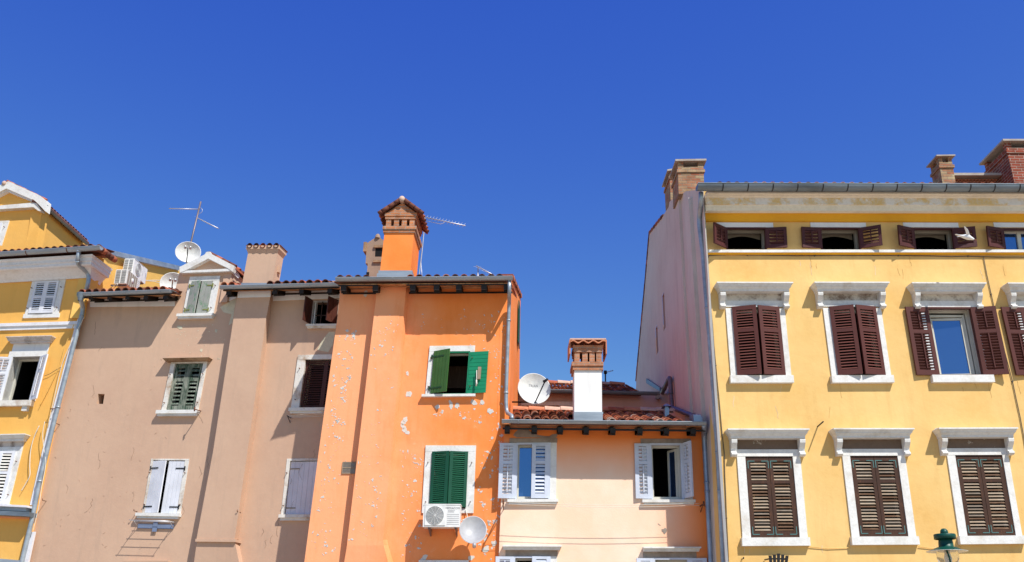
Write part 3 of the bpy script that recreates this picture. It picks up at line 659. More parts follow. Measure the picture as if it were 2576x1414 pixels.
# wrought iron grille fanning out at the bottom edge
f = RP.fr(b6, (1680, 1330), (1890, 1330), (1870, 1500), (1710, 1500), .28); TB = thing('iron_basket', f.p(f.W/2, -.3), 'black iron basket grille with flaring bars on the yellow wall', 'iron grille')
for i in range(5):
    x = (i-2)/2; m = MB(); u = f.W/2 + x*f.W*.46; ub = f.W/2 + x*f.W*.28
    m.hexa([f.p(ub-.02, -.25, 0), f.p(ub+.02, -.25, 0), f.p(ub+.02, -.25, .015), f.p(ub-.02, -.25, .015), f.p(u-.03, f.H-abs(x)*.04, .06), f.p(u+.03, f.H-abs(x)*.04, .06), f.p(u+.03, f.H-abs(x)*.04, .078), f.p(u-.03, f.H-abs(x)*.04, .078)])
    m.build('bar', M['iron'], TB)
m = MB(); m.tube([f.p(f.W*.02, f.H*.72, -.26), f.p(f.W*.03, f.H*.70, .03), f.p(f.W*.97, f.H*.70, .03), f.p(f.W*.98, f.H*.72, -.26)], .014, 8); m.tube([f.p(f.W*.15, -.2, -.27), f.p(f.W*.2, -.2, .0), f.p(f.W*.8, -.2, .0), f.p(f.W*.85, -.2, -.27)], .014, 8); m.build('rail', M['iron'], TB)
# ================================================================== low peach house
PP = Pl(atY((1500, 1061), 20.4), 0)
g = PP.at((1500, 1850))
PB = thing('peach_house', (g.x, g.y+2, 0), 'low peach house with blue shutters, white chimney and red tiled roof', 'building')
PH = []
def pwin(q, fn, ul, ur, vt, la, ra, oplw=None, half=None, cut=False, lint='old_st', inner='black', drip=None):
    f = PP.fr(fn, *q); W, H = f.W, f.H; oh = H-vt; ow = W-ul-ur
    PH.append(hole_of(f, ul-.01, W-ur+.01, -.01, oh+.01))
    def ex(m):
        m.mi = 3; a = .035; m.box(f, ul, ul+a, 0, oh, -.06, .03); m.box(f, W-ur-a, W-ur, 0, oh, -.06, .03); m.box(f, ul+a, W-ur-a, oh-a, oh, -.06, .031)
    wd = room(PB, f, ul, W-ur, 0, oh, frame=(-.2, -.11), extra=ex, mats=[M['sash'], M['white_st'], M['black'], M['bluew']], fw=.075)
    m = MB(); m.box(f, 0, ul, 0, oh+.001, -.1, .012); m.box(f, W-ur, W, 0, oh+.001, -.1, .012); m.mi = 1; m.box(f, -.02, W+.01, oh, H, -.1, .016); m.build('stone_frame', [M['white_st'], M[lint]], wd)
    pn = [(.08*oh, .60*oh), (.66*oh, .925*oh)]; lw = ow/2
    shutter(wd, f.hinge(ul+.01, .02, .035, la, 1), lw, oh-.03, [M['bluew'], M['bluew']], pn, st=.085, th=.035, pitch=.075, rod=True, flip=False)
    if half: shutter(wd, f.hinge(W-ur-.035, .02, .0, 4, -1), lw, oh-.06, [M['bluew'], M['bluew']], pn, st=.085, th=.035, pitch=.075)
    else: shutter(wd, f.hinge(W-ur-.01, .02, .035, ra, -1), lw, oh-.03, [M['bluew'], M['bluew']], pn, st=.085, th=.035, pitch=.075, rod=True)
    if inner == 'glass': pane(wd, f, ul+.07, W-ur-.07, .07, oh-.07, -.16)
    else:
        casement(wd, f.sub(W-ur-.07, .03, -.13).hinge(0, 0, 0, -62, -1), lw*.9, oh-.12, .05, .045)
    sill(wd, f, -.03, W+.04, -.105, -.005, .09, lip=.04)
    if drip:
        m = MB(); m.box(f, -drip, W+.09, H+.06, H+.09, -.02, .15); m.tbox(f, -drip+.02, W+.05, H+.0, H+.06, -.02, .10, .02); m.build('drip_cornice', M['white_st'], wd)
    return wd
pwin([(1112,168), (1578,165), (1570,780), (1095,782)], b3, .13, .13, .10, 176, 0, half=True, inner='glass')
pwin([(418,172), (905,172), (935,785), (435,785)], b6, .17, .19, .10, 175, 112)
pwin([(1072,1292), (1580,1295), (1575,1925), (1055,1925)], b3, .15, .13, .12, 174, 8, drip=.08)
pwin([(440,1310), (965,1310), (985,1935), (455,1935)], b6, .19, .15, .12, 172, 170, drip=.03)
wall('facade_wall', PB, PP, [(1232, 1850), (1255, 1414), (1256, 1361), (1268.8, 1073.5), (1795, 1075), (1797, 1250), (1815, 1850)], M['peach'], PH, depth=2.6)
# bare render above the left window
m = MB(); P = [PP.at(b2(*p), .006) for p in ((385,1112), (395,1090), (440,1045), (530,1048), (560,1075), (590,1090), (640,1108), (700,1118), (750,1118), (780,1100), (830,1093), (828,1118), (812,1135), (790,1150), (640,1132), (420,1130))]
m.prism(P, -PP.N*.004)
for p, a, b in ((b6(645, 1098), .06, .05), (b6(595, 1035), .012, .03)):
    m.blob(Fr(PP.at(p), PP.U, ZUP, PP.N), a, b)
m.build('bare_render', M['old_st'], PB, kind='stuff')
# eave: soffit board, rafters, gutter, roof
GA, GB = PP.at(b2(270, 951), .66), PP.at(b2(2330, 974), .66)
gutter(PB, GA, GB, PP.N, .062, .93, 'zinc')
U = (GB-GA).normalized(); zt = lambda x: GA.lerp(GB, (x-GA.x)/(GB.x-GA.x)).z
SL = rad(17.5); S = Vector((0, math.cos(SL), math.sin(SL)))
rafters(PB, PP, [1276, 1344.5, 1410, 1475.5, 1542.5, 1611, 1677.5, 1745], lambda x: 1090+(x-1276)*.0125, -.05, .50, .055, .15, rise=.2)
m = MB(); f = Fr(PP.pt(PP.uv(GA)[0], 0), PP.U, ZUP, PP.N); L = GB.x-GA.x
m.hexa([f.p(0.02, zt(GA.x)-.165, .44), f.p(L, zt(GB.x)-.165, .44), f.p(L, zt(GB.x)-.165, .47), f.p(0.02, zt(GA.x)-.165, .47), f.p(0.02, zt(GA.x)-.125, .44), f.p(L, zt(GB.x)-.125, .44), f.p(L, zt(GB.x)-.125, .47), f.p(0.02, zt(GA.x)-.125, .47)]); m.build('fascia', M['beam'], PB)
m = MB(); m.hexa([f.p(0, zt(GA.x)-.07, .5), f.p(L, zt(GB.x)-.07, .5), f.p(L, zt(GB.x)-.0, -.1), f.p(0, zt(GA.x)-.0, -.1), f.p(0, zt(GA.x)-.05, .5), f.p(L, zt(GB.x)-.05, .5), f.p(L, zt(GB.x)+.03, -.1), f.p(0, zt(GA.x)+.03, -.1)]); m.build('soffit', M['soffit'], PB)
RO = Vector((PP.at(b2(385, 945), .6).x, GA.y+.085, zt(0)-.03)); ncol = int((GB.x-.42-RO.x)/.2)
cx0, cx1 = PP.at(b2(1000, 900), .2).x, PP.at(b2(1280, 900), .2).x
def skipc(c, j):
    x = RO.x + (c+.5)*.2
    return cx0-.05 < x < cx1+.03 and .0 <= j <= 3
tiles(PB, RO, Vector((1, (0), (GB.z-GA.z)/L)).normalized(), S, ncol, 9, .2, .30, skip=skipc, weights=(6, 4, 4, 1), r=.088)
top = RO + S*(9*.30)
ridge_caps(PB, top+Vector((0, .02, .05)), top+Vector((ncol*.2+.1, 0, .07)), .11)
m = MB(); f = Fr(top, Vector((1,0,0)), Vector((0, math.cos(SL), -math.sin(SL))), ZUP); m.box(f, -.1, ncol*.2+.1, 0, 1.5, -.05, 0); m.build('rear_roof_slope', M['tile3'], PB)
# white chimney with brick head
CP = Pl(PP.pt(0, 0, .34), 0); f = CP.fr(b2, (1000, 455), (1275, 455), (1279, 905), (1000, 905)); W, H = f.W, f.H
m = MB(); m.box(f, 0, W, -.15, H, -.52, 0); ch = m.build('chimney', M['plasterwhite2'] if 'plasterwhite2' in M else M['whitewash'], PB)
m = MB(); m.box(f, -.035, W+.03, H, H+.085, -.555, .035); m.box(f, -.06, W+.035, H+.085, H+.175, -.58, .06); m.build('brick_collar', M['brick_p'], ch)
m = MB(); z0 = H+.175; z1 = z0+.235; pw = .115
us = [.0, .175, .33, W-.115]
for u in us:
    m.box(f, u, u+pw, z0, z1, -.12, -.0)
    m.box(f, u, u+pw, z0, z1, -.52, -.40)
m.box(f, .02, pw-.02, z0, z1, -.4, -.12); m.box(f, W-pw+.02, W-.02, z0, z1, -.4, -.12)
m.box(f, -.02, W+.02, z1, z1+.075, -.54, .02); m.box(f, -.03, W+.03, z1+.075, z1+.15, -.55, .03); m.build('chimney_head', M['brick_p'], ch)
m = MB(); k = 24; zz = z1+.15; rows = []
for w0, w1_ in ((-.66, .13),):
    for ww, dz in ((w1_, 0), (w0, .16)):
        up = [f.p(-.09+(W+.18)*i/k, zz+.07+dz+.028*math.sin(i/k*math.pi*7), ww) for i in range(k+1)]; lo = [p-ZUP*.03 for p in up]; rows.append(up+list(reversed(lo)))
m.loft(rows); m.mi = 1; m.box(f, -.10, W+.10, zz+.105+.03, zz+.165, -.62, .02)
m.mi = 0; m.box(f, -.115, -.088, z1-.05, zz+.12, -.6, .05); m.box(f, W+.088, W+.115, z1-.05, zz+.12, -.6, .05)
m.build('tile_cap', [M['tile2'], M['tile4']], ch)
m = MB(); m.tbox(f, -.015, W+.01, -.16, .02, -.5, .03, .0, .0); m.box(f, -.01, W+.02, .02, .06, -.5, .025); m.build('flashing', M['zinc'], ch)
# downpipe at the right corner, small metal flue
pipe(PB, [PP.at(b2(2305, 1000), .58), PP.at(b2(2306, 1030), .5), PP.at(b6(1048, 130), .13), PP.at(b6(1078, 700), .13), PP.at(b6(1115, 1414), .13), PP.at((1810, 1850), .13)], .052, 'zinc_b', collars=(3.0, 2.85))
fl = Pl(atY(q7(840, 1000), 21.0), 0); f = fl.fr(q7, (800, 885), (885, 885), (890, 1065), (805, 1065)); m = MB()
m.box(f, 0, f.W, -.2, f.H-.03, -.18, 0); m.hexa([f.p(-.05, f.H, .05), f.p(f.W+.05, f.H, .05), f.p(f.W+.05, f.H, -.23), f.p(-.05, f.H, -.23), f.p(f.W*.35, f.H+.08, -.06), f.p(f.W*.65, f.H+.08, -.06), f.p(f.W*.65, f.H+.08, -.12), f.p(f.W*.35, f.H+.08, -.12)]); m.box(f, .01, f.W-.01, f.H-.03, f.H+.01, -.17, -.01)
m.build('metal_flue', M['zinc_b'], PB)
# flashing where the roof meets the tall side wall
m = MB(); f = Fr(PP.at(b2(2230, 965), .55), S, Vector((0,0,1)), Vector((-1,0,0))); m.box(f, 0, .20, -.02, .13, -.1, .06); m.box(f, .05, .6, -.03, .09, -.14, .04); m.build('wall_flashing', M['zinc_b'], PB)
# clothes lines on two brackets
CLt = thing('clothes_line', PP.at(b3(1040, 830), .1), 'pair of white clothes lines stretched under the blue shuttered windows of the peach house', 'clothes line')
for q in (b3(1040, 830), b6(1008, 850)):
    m = MB(); p = PP.at(q); m.tube([p-PP.N*.02, p+PP.N*.42], .014, 8); m.tube([p-PP.N*.0-ZUP*.12, p+PP.N*.34], .01, 8); m.tube([p+PP.N*.38+ZUP*.04, p+PP.N*.42-ZUP*.05], .018, 8); m.build('bracket', M['rust'], CLt)
for w, qa, qb in ((.38, b3(1045, 810), b6(1000, 826)), (.42, b3(1050, 832), b6(1000, 846))):
    pa, pb = PP.at(qa, w), PP.at(qb, w)
    m = MB(); m.tube([pa.lerp(pb, i/10)-ZUP*(.05*math.sin(math.pi*i/10)-.01) for i in range(11)], .0045, 6); m.build('line', M['wirew'], CLt)
# ================================================================== rear pink house
BP = Pl(atY((1500, 1000), 25.0), 0)
g = BP.at((1500, 1600)); BB = thing('rear_house', (g.x, g.y+2, 0), 'pinkish house set back behind the peach house roof, with dark red tiles', 'building')
f = BP.fr(b2, (500, 812), (985, 812), (985, 1300), (500, 1300)); hh = [hole_of(f, .06, f.W*.70, 0, f.H-.02)]
wd = room(BB, f, .06, f.W*.70, 0, f.H-.02, frame=(-.2, -.1), mats=[M['sash'], M['pinkrear'], M['room']])
m = MB(); m.box(f, -.1, f.W+.05, f.H-.001, f.H+.10, -.1, .05); m.box(f, -.12, .05, 0, f.H, -.1, .02); m.box(f, f.W*.71, f.W+.05, 0, f.H, -.1, .03); m.build('stone_frame', M['white_st'], wd)
m = MB(); m.box(f, f.W*.66, f.W*.70, 0, f.H-.04, -.05, .06); m.build('shutter', M['green2'], wd)
wall('facade_wall', BB, BP, [(1270, 1500), (1270, 985), (1680, 990), (1680, 1500)], M['pinkrear'], hh, depth=4)
GA2, GB2 = BP.at(b2(300, 638), .42), BP.at(b2(1862, 674), .42)
gutter(BB, GA2, GB2, BP.N, .075, 1.6, 'zinc_d')
RO2 = GA2+Vector((0, .05, -.05)); n2 = int((GB2.x-GA2.x-.1)/.2)
S2 = Vector((0, math.cos(rad(19)), math.sin(rad(19)))); U2 = (GB2-GA2).normalized()
tiles(BB, RO2, U2, S2, n2-3, 8, .21, .31, weights=(4, 1, 7, 0), r=.085)
ridge_caps(BB, RO2+S2*2.5+ZUP*.04, RO2+S2*2.5+U2*((n2-4.5)*.21)+ZUP*.04, .11)
pl2 = Pl(atY(b2(1790, 600), 25.2), 0); m = MB(); P = [SP.at(q, .06) for q in (b2(1720, 540), b2(1858, 630), b2(1858, 668), b2(1722, 585))]; m.prism(P, -SP.N*.05); m.build('wall_flashing', M['zinc_d'], BB)
pipe(BB, [BP.at(q7(655, 690), .36), SP.at(q7(680, 750), .16), SP.at(q7(905, 290), .10), SP.at(q7(945, 910), .10), SP.at(q7(1370, 1075), .12), PP.at(q7(1465, 1195), .5)], .06, 'pipe_br', collars=(2.55, 1.5, 4.1))
# ================================================================== orange house
OP = Pl((0, 20.5, 0), -2)
g = OP.at((1060, 1850)); OB = thing('orange_house', (g.x, g.y+2, 0), 'orange house with flaking paint, green shutters and a tall gabled chimney', 'building')
OH = []
# upper window
f = OP.fr(dd, (1082,871.4), (1195,870), (1187,993), (1069.5,994)); W, H = f.W, f.H; ul, ur, vt = .115, .10, .13; oh = H-vt; ow = W-ul-ur
OH.append(hole_of(f, ul-.01, W-ur+.01, -.01, oh+.01))
def ex(m):
    m.mi = 3; a = .03; m.box(f, ul, ul+a, 0, oh, -.06, .025); m.box(f, W-ur-a, W-ur, 0, oh, -.06, .025); m.box(f, ul+a, W-ur-a, oh-a, oh, -.06, .026); m.box(f, ul+a, W-ur-a, 0, .025, -.06, .028)
    m.mi = 4; m.box(f, ul-.3, W-ur+.3, oh*.42, oh*.95, -1.2, -1.0)
wd = room(OB, f, ul, W-ur, 0, oh, frame=(-.2, -.12), extra=ex, mats=[M['sash'], M['white_st'], M['black'], M['green2'], M['beamred']])
surround(wd, f, ul, ur, vt)
sill(wd, f, -.07, W+.09, -.055, -.001, .10)
L = board_leaf(wd, f.hinge(ul+.005, .02, .035, 27, 1), ow*.52, oh-.02, [M['green1'], M['iron2'] if 'iron2' in M else M['green1d']], 5)
Rl = f.hinge(W-ur-.005, .02, .035, 172, -1)
L = board_leaf(wd, Rl, ow*.52, oh-.04, [M['green2'], M['green2']], 11, straps=False, horiz=True, face=-1)
m = MB(); m.box(Rl, ow*.28, ow*.36, oh*.30, oh*.58, -.07, -.015); m.build('shutter_bar', M['slatwood'], wd)
m = MB(); p0 = Rl.p(ow*.25, oh*.5, -.07); m.tube([p0, p0-ZUP*.28, p0-ZUP*.30+OP.U*.03], .009, 6); m.tube([p0-ZUP*.22, p0-ZUP*.36], .018, 6); m.build('cord', M['wirew'], wd)
# lower window
f = OP.fr(b3, (258,240), (768,242), (738,920), (222,920)); W, H = f.W, f.H; ul, ur, vt = .16, .17, .13; oh = H-vt; ow = W-ul-ur
OH.append(hole_of(f, ul-.01, W-ur+.01, .08, oh+.01))
wd = room(OB, f, ul, W-ur, .09, oh, frame=(-.2, -.12), mats=[M['sash'], M['white_st'], M['black']])
surround(wd, f, ul, ur, vt, .09)
for s, u, th in ((1, ul-.0, 16), (-1, W-ur+.0, 13)):
    shutter(wd, f.hinge(u, .12, .02, th, s), ow/2+.01, oh-.13, [M['green3'], M['green3s']], [(.06*oh, .87*oh)], st=.07, th=.04, pitch=.042)
# lowest window: only its head is in view
f = OP.fr(b3, (190,1392), (692,1395), (655,2050), (140,2050)); W, H = f.W, f.H
OH.append(hole_of(f, .14, W-.14, .0, H-.12)); wd = room(OB, f, .15, W-.15, .0, H-.13, mats=[M['sash'], M['white_st'], M['black']], frame=(-.2, -.12)); surround(wd, f, .15, .15, .13)
for s, u in ((1, .15), (-1, W-.15)): shutter(wd, f.hinge(u, .01, .0, 3, s), (W-.3)/2, H-.15, [M['green3'], M['green3s']], [(.1, H-.3)], st=.07, pitch=.045)
for y in (): pass
left = [(772-.1265*(1850-1414)*.0-50, 1850), (765.6, 1414.5), (801.9, 1136), (850.6, 786), (856.5, 722), (856.9, 716)]
wall('facade_wall', OB, OP, [(712, 1850)] + left[1:] + [(1286.5, 706), (1282.4, 942.6), (1279, 1060), (1275, 1414), (1272, 1850)], M['orange'], OH, depth=5.0)
# right flank, slightly splayed, lit by the sun
fl_f = [OP.at((x, y), -.004) for x, y in ((1286.6, 700), (1282.6, 942.6), (1279.4, 1060), (1275, 1414))]
fl_b = [atY((x, y), 25.5) for x, y in ((1309.8, 746), (1307, 930), (1304, 1080), (1300, 1380))]
m = MB(); tk = Vector((-.25, 0, 0))
for i in range(3): m.hexa([fl_f[i], fl_b[i], fl_b[i+1], fl_f[i+1], fl_f[i]+tk, fl_b[i]+tk, fl_b[i+1]+tk, fl_f[i+1]+tk])
m.build('flank_wall', M['orange'], OB)
flU = (fl_b[0]-fl_f[0]); flU.z = 0; flU.normalize(); flN = Vector((flU.y, -flU.x, 0))
vm = MB(); v0_, v1_ = fl_f[0]+Vector((0, 0, .05)), fl_b[0]; D = v1_-v0_; n = 14
for i in range(n):
    a = v0_ + D*(i/n); fD = D.normalized(); f_ = Fr(a, fD, flN.cross(fD).normalized(), flN); vm.mi = i % 3; s_ = .015*(i % 2)
    if f_.V.z < 0: f_.V = -f_.V
    vm.box(f_, -.02, D.length/n+.01, -.03-s_, .05+s_, -.3, .04)
vm.build('verge_tiles', TILES, OB)
for k_ in range(0):
    pass
a_, b_ = atY((1303.0, 878), 24.2), atY((1304.6, 775), 24.2); f_ = Fr(a_, -flU, (b_-a_).normalized(), flN); m = MB(); m.box(f_, 0, .6, 0, (b_-a_).length, .02, .045); m.build('flank_shutter', M['green3'], OB)
# chimney breast
bw = .22
rows = []
for y, lb, lf, rf, rb, w in ((709, 951, 950.6, 1023, 1031.5, bw), (1136, 901, 900.6, 985, 995, bw), (1358, 874.5, 874.3, 963.5, 974.5, bw), (1372, 872.8, 873, 965, 977, bw), (1414, 866, 866, 976, 989, bw*.88), (1640, 836, 836, 1024, 1050, .004)):
    rows.append([OP.at((lf-1.2, y), -.04), OP.at((lf, y), w), OP.at((rf, y), w), OP.at((rb, y), -.001 if w > .1 else -.01), OP.at((rb, y), -.04)])
m = MB(); m.loft(rows); m.build('chimney_breast', M['orange'], OB)
# eave
GA, GB = OP.at(r4(1362, 904), .66), OP.at(b1(1133, 263), .66)
gutter(OB, GA, GB, OP.N, .07, .97, 'zinc')
xs = [863, 943.5, 1037.5, 1097.5, 1153.5, 1217, 1274]
def zy(d, w): return OP.uv(OP.at(d, w))
rafters(OB, OP, xs, lambda x: 735.5-(x-863)*.0085, -.04, .52, .062, .16)
f = Fr(OP.pt(0, 0), OP.U, ZUP, OP.N); u0, z0 = OP.uv(GA); u1, z1 = OP.uv(GB)
m = MB(); 
UG = (GB-GA).normalized(); f2_ = Fr(OP.pt(0, z0-u0*UG.z), UG, ZUP, OP.N)
for (ua, ub) in ((u0+.05, zy((949, 715), bw)[0]-.0), (zy((1031, 715), 0)[0], u1-.03)):
    m.box(f2_, ua, ub, -.165, -.13, .0, .03); m.box(f2_, ua, ub, -.155, -.13, .50, .53)
m.build('fascia', M['beam'], OB)
m = MB(); m.hexa([f.p(u0+.05, z0-.13, .53), f.p(u1-.02, z1-.13, .53), f.p(u1-.02, z1-.03, -.1), f.p(u0+.05, z0-.03, -.1), f.p(u0+.05, z0-.11, .53), f.p(u1-.02, z1-.11, .53), f.p(u1-.02, z1-.01, -.1), f.p(u0+.05, z0-.01, -.1)]); m.build('soffit', M['soffit'], OB)
SO = (-OP.N*math.cos(rad(15)) + ZUP*math.sin(rad(15))).normalized()
nO = int((u1-u0-.05)/.2); x0c, x1c = zy((955, 690), bw)[0], zy((1040, 690), bw)[0]
tiles(OB, OP.pt(u0, z0-.035, .60), UG, SO, nO, 3, .2, .3, name='eave_tiles', skip=lambda c, j: x0c-.05 < u0+(c+.5)*.2 < x1c, weights=(2, 1, 5, 0), r=.088)
m = MB(); fr_ = Fr(OP.pt(u0, z0-.09, .6), UG, SO, UG.cross(SO)); m.box(fr_, 0, u1-u0, .85, 5.4, -.08, -.0); m.build('roof', M['tile1'], OB)
# tall chimney with open brick head and gabled tile hood
CP2 = OP.shift(bw); f = CP2.fr(dd, (968,586), (1040.6,586), (1031.9,688), (955.6,688)); W, H = f.W, f.H; D_ = 1.0
m = MB(); e = .0; m.hexa([f.p(-.01, -.1, 0), f.p(W+.01, -.1, 0), f.p(W, H, 0), f.p(.0, H, 0), f.p(-.01, -.1, -D_), f.p(W+.01, -.1, -D_), f.p(W, H, -D_), f.p(0, H, -D_)]); ch = m.build('chimney', M['orange2'], OB)
m = MB(); m.box(f, -.03, W+.03, H, H+.075, -D_-.03, .03); m.box(f, -.05, W+.055, H+.075, H+.155, -D_-.05, .055); m.build('brick_collar', M['brick_o'], ch)
m = MB(); z0_ = H+.155; ph = .20; z2 = z0_+ph; pw = .115
for i in range(4):
    u = .01+(W-.02-pw)*i/3; m.box(f, u, u+pw, z0_, z2, -.12, 0); m.box(f, u, u+pw, z0_, z2, -D_, -D_+.12)
for i in range(1, 4):
    w = -i*(D_-.12)/4-.0; m.box(f, .01, .12, z0_, z2, w-.12, w); m.box(f, W-.13, W-.02, z0_, z2, w-.12, w)
m.box(f, -.02, W+.02, z2, z2+.07, -D_-.02, .02); m.box(f, -.035, W+.035, z2+.07, z2+.15, -D_-.035, .035)
g0 = z2+.15; ap = g0+.27
m.prism([f.p(-.0, g0, .02), f.p(W, g0, .02), f.p(W/2, ap, .02)], f.N*(-D_-.04)); m.build('chimney_head', M['brick_o'], ch)
m = MB()
for s in (1, -1):
    a = f.p(W/2, ap+.10, .10); b_ = f.p(W/2 + s*(W/2+.17), g0-.02 if s > 0 else g0-.02, .10); d = (b_-a); nrm = d.cross(f.N).normalized()
    if nrm.z < 0: nrm = -nrm
    m.prism([a, b_, b_-nrm*.035, a-nrm*.035], -f.N*(D_+.22))
    for i in range(6): 
        w = .08-i*.21; m.mi = (2, 0, 2)[i % 3]
        for q_ in range(4):
            p1 = a + d*(.10+.25*q_) - f.N*(.11-w); p2 = a + d*min(1.03, (.10+.25*q_+.30)) - f.N*(.11-w); m.tube([p1-nrm*.005, p2-nrm*.005], .05, 8)
    m.mi = 2
m.mi = 3; m.lathe(f.p(W/2, ap+.06, .03), f.N, [(.0, .10), (.065, .10), (.075, .05), (.075, -1.1), (0, -1.1)], 14)
m.build('tile_hood', TILES, ch)
m = MB(); m.box(f, -.04, W+.05, -.12, .07, -.3, .012); m.box(f, -.06, W+.07, -.12, -.02, -.3, .06); m.build('flashing', M['zinc'], ch)
# downpipe
pipe(OB, [OP.at((1281.5, 706), .56), OP.at((1281.3, 738), .56), OP.at((1280.8, 764), .10), OP.at((1273.3, 982), .10), OP.at((1272.9, 1014), .10), OP.at((1275, 1038), .12), OP.at((1287.5, 1046), .50), OP.at((1288, 1056), .55)], .042, 'zinc', collars=(2.2, 3.2))
# vent
f = OP.fr(r6, (1435, 402), (1575, 405), (1560, 525), (1428, 525)); m = MB(); m.box(f, 0, f.W, 0, f.H, -.01, .012)
m.mi = 1
for v in (0, f.H/2-.012, f.H-.02): m.box(f, 0, f.W, v, v+.02, .012, .022)
for u in (0, f.W-.018): m.box(f, u, u+.018, .0, f.H, .012, .021)
for i in range(1, 14): m.box(f, .02, f.W-.02, i*f.H/14, i*f.H/14+.006, .012, .018)
m.build('vent_grille', [M['acg'], M['slatwood']], OB)
# flaked paint: pale render showing in many small chips
m = MB(); rr = random.Random(11)
def chips(fn, n, smin=1.0, smax=3.2, w=.0, cl=0):
    c = 0
    while c < n:
        p = fn(rr); k = rr.choice((1, 1, 2, 3)) if cl else 1
        for _ in range(k):
            q = (p[0]+rr.uniform(-6, 6)*(k > 1), p[1]+rr.uniform(-5, 5)*(k > 1)); P = OP.at(q, w)
            s = smin+(smax-smin)*rr.random()**3; random.seed(rr.random()); m.blob(Fr(P, OP.U, ZUP, OP.N), s/115, s/115*rr.uniform(.3, .9), 11, .0045, .6); c += 1
Lx = lambda y: 850.6-.1285*(y-786)
Bx = lambda y: 950-.118*(y-711)
chips(lambda r: (lambda y: (Lx(y)+8+r.random()*46, y))(r.uniform(820, 1130)), 150, 1.0, 5.0, cl=1)
chips(lambda r: (lambda y: (Lx(y)+6+r.random()*60, y))(r.uniform(1130, 1400)), 80, 1, 3.6, cl=1)
chips(lambda r: (lambda y: (Bx(y)+6+r.random()*60, y))(r.uniform(790, 900)), 34, 1, 4, bw, cl=1)
chips(lambda r: (lambda y: (Bx(y)+6+r.random()*60, y))(r.uniform(900, 1355)), 55, 1, 3.4, bw, cl=1)
chips(lambda r: (lambda y: (Bx(y)+45+r.random()*30, y))(r.uniform(1150, 1330)), 22, 1.4, 4, bw, cl=1)
chips(lambda r: (r.uniform(1045, 1262), r.uniform(780, 830)), 34, .8, 2.6, cl=1)
chips(lambda r: (r.uniform(1180, 1264), r.uniform(775, 900)), 30, 1, 3, cl=1)
chips(lambda r: (r.uniform(1228, 1268), r.uniform(880, 1110)), 44, 1.2, 4.2, cl=1)
chips(lambda r: (r.uniform(1085, 1240), r.uniform(1006, 1060)), 30, 1.5, 5, cl=1)
chips(lambda r: (r.uniform(1010, 1062), r.uniform(1130, 1400)), 90, 1, 3.6, cl=1)
chips(lambda r: (r.uniform(1202, 1262), r.uniform(1110, 1412)), 120, 1.0, 5, cl=1)
chips(lambda r: (r.uniform(1262, 1276), r.uniform(780, 1050)), 26, 1, 3.4)
for x, y, a, b in ((1020, 1056, 8, 6), (1014, 1064, 6, 6), (1014, 1073, 5, 8), (1018, 1082, 6, 6), (1025, 1089, 7, 5), (1028, 992, 8, 7), (1025, 940, 4, 7), (920, 738, 11, 5), (1192, 1012, 6, 9), (1213, 1012, 8, 5), (1100, 1024, 6, 6), (1234, 1035, 7, 8), (1223, 1381, 6, 9), (1185, 1404, 9, 5), (1243, 1367, 6, 8), (1068, 1403, 10, 5), (1134, 1017, 14, 4), (1150, 1020, 8, 6)):
    random.seed(x); m.blob(Fr(OP.at((x, y)), OP.U, ZUP, OP.N), a/115, b/115, 12, .005, .3)
random.seed(5)
m.build('flaked_paint', M['grey_plaster'], OB, kind='stuff')
# ================================================================== tan house
TP = Pl((-4.2, 21.7, 0), -10.6)
g = TP.at((500, 1850)); TB = thing('tan_house', (g.x, g.y+2, 0), 'tan rendered house with a pedimented dormer, mixed old shutters and two rooflines', 'building')
TH = []
Ft = Fr(TP.pt(0, 0), TP.U, ZUP, TP.N)
# dormer window with peeling boards
f = TP.fr(q4, (1615,550), (2235,525), (2080,1300), (1475,1310)); W, H = f.W, f.H; ul, ur, vt = .085, .17, .125; oh = H-vt; ow = W-ul-ur
TH.append(hole_of(f, ul-.01, W-ur+.01, -.01, oh+.01))
wd = room(TB, f, ul, W-ur, 0, oh, frame=(-.2, -.12), mats=[M['sash'], M['white_st'], M['black']]); surround(wd, f, ul, ur, vt)
sill(wd, f, -.10, W+.05, -.12, 0, .13, lip=.05)
for s, u, th in ((1, ul+.005, 14), (-1, W-ur-.005, 3)): board_leaf(wd, f.hinge(u, .01, .02, th, s), ow/2-.004, oh-.02, [M['green4'], M['green4h']], 2, sl=.42)
# louvred green pair under a drip stone
f = TP.fr(r2, (1735,755), (2085,750), (2005,1240), (1620,1245)); W, H = f.W, f.H; ul, ur, vt = .11, .10, .03; oh = H-vt; ow = W-ul-ur
TH.append(hole_of(f, ul-.01, W-ur+.01, -.01, oh+.01))
wd = room(TB, f, ul, W-ur, 0, oh, frame=(-.25, -.18), mats=[M['sash'], M['white_st'], M['black']]); surround(wd, f, ul, ur, vt, mat='lint_w')
for s, u in ((1, ul+.005), (-1, W-ur-.005)): shutter(wd, f.hinge(u, .03, -.06, 2, s), ow/2-.004, oh-.04, [M['green5'], M['green5'], M['bracket']], [(.09*oh, .60*oh), (.68*oh, .88*oh)], st=.085, th=.035, pitch=.10, dk=.2)
sill(wd, f, -.08, W+.04, -.135, 0, .12, lip=.05)
m = MB(); m.tbox(f, -.10, W+.06, H-.0, H+.055, -.02, .14, .05); m.build('drip_stone', [M['lintdark2']], wd)
m = MB(); m.box(f, -.155, W+.115, H+.056, H+.075, -.02, .20); m.build('drip_stone_top', M['brown'], wd)
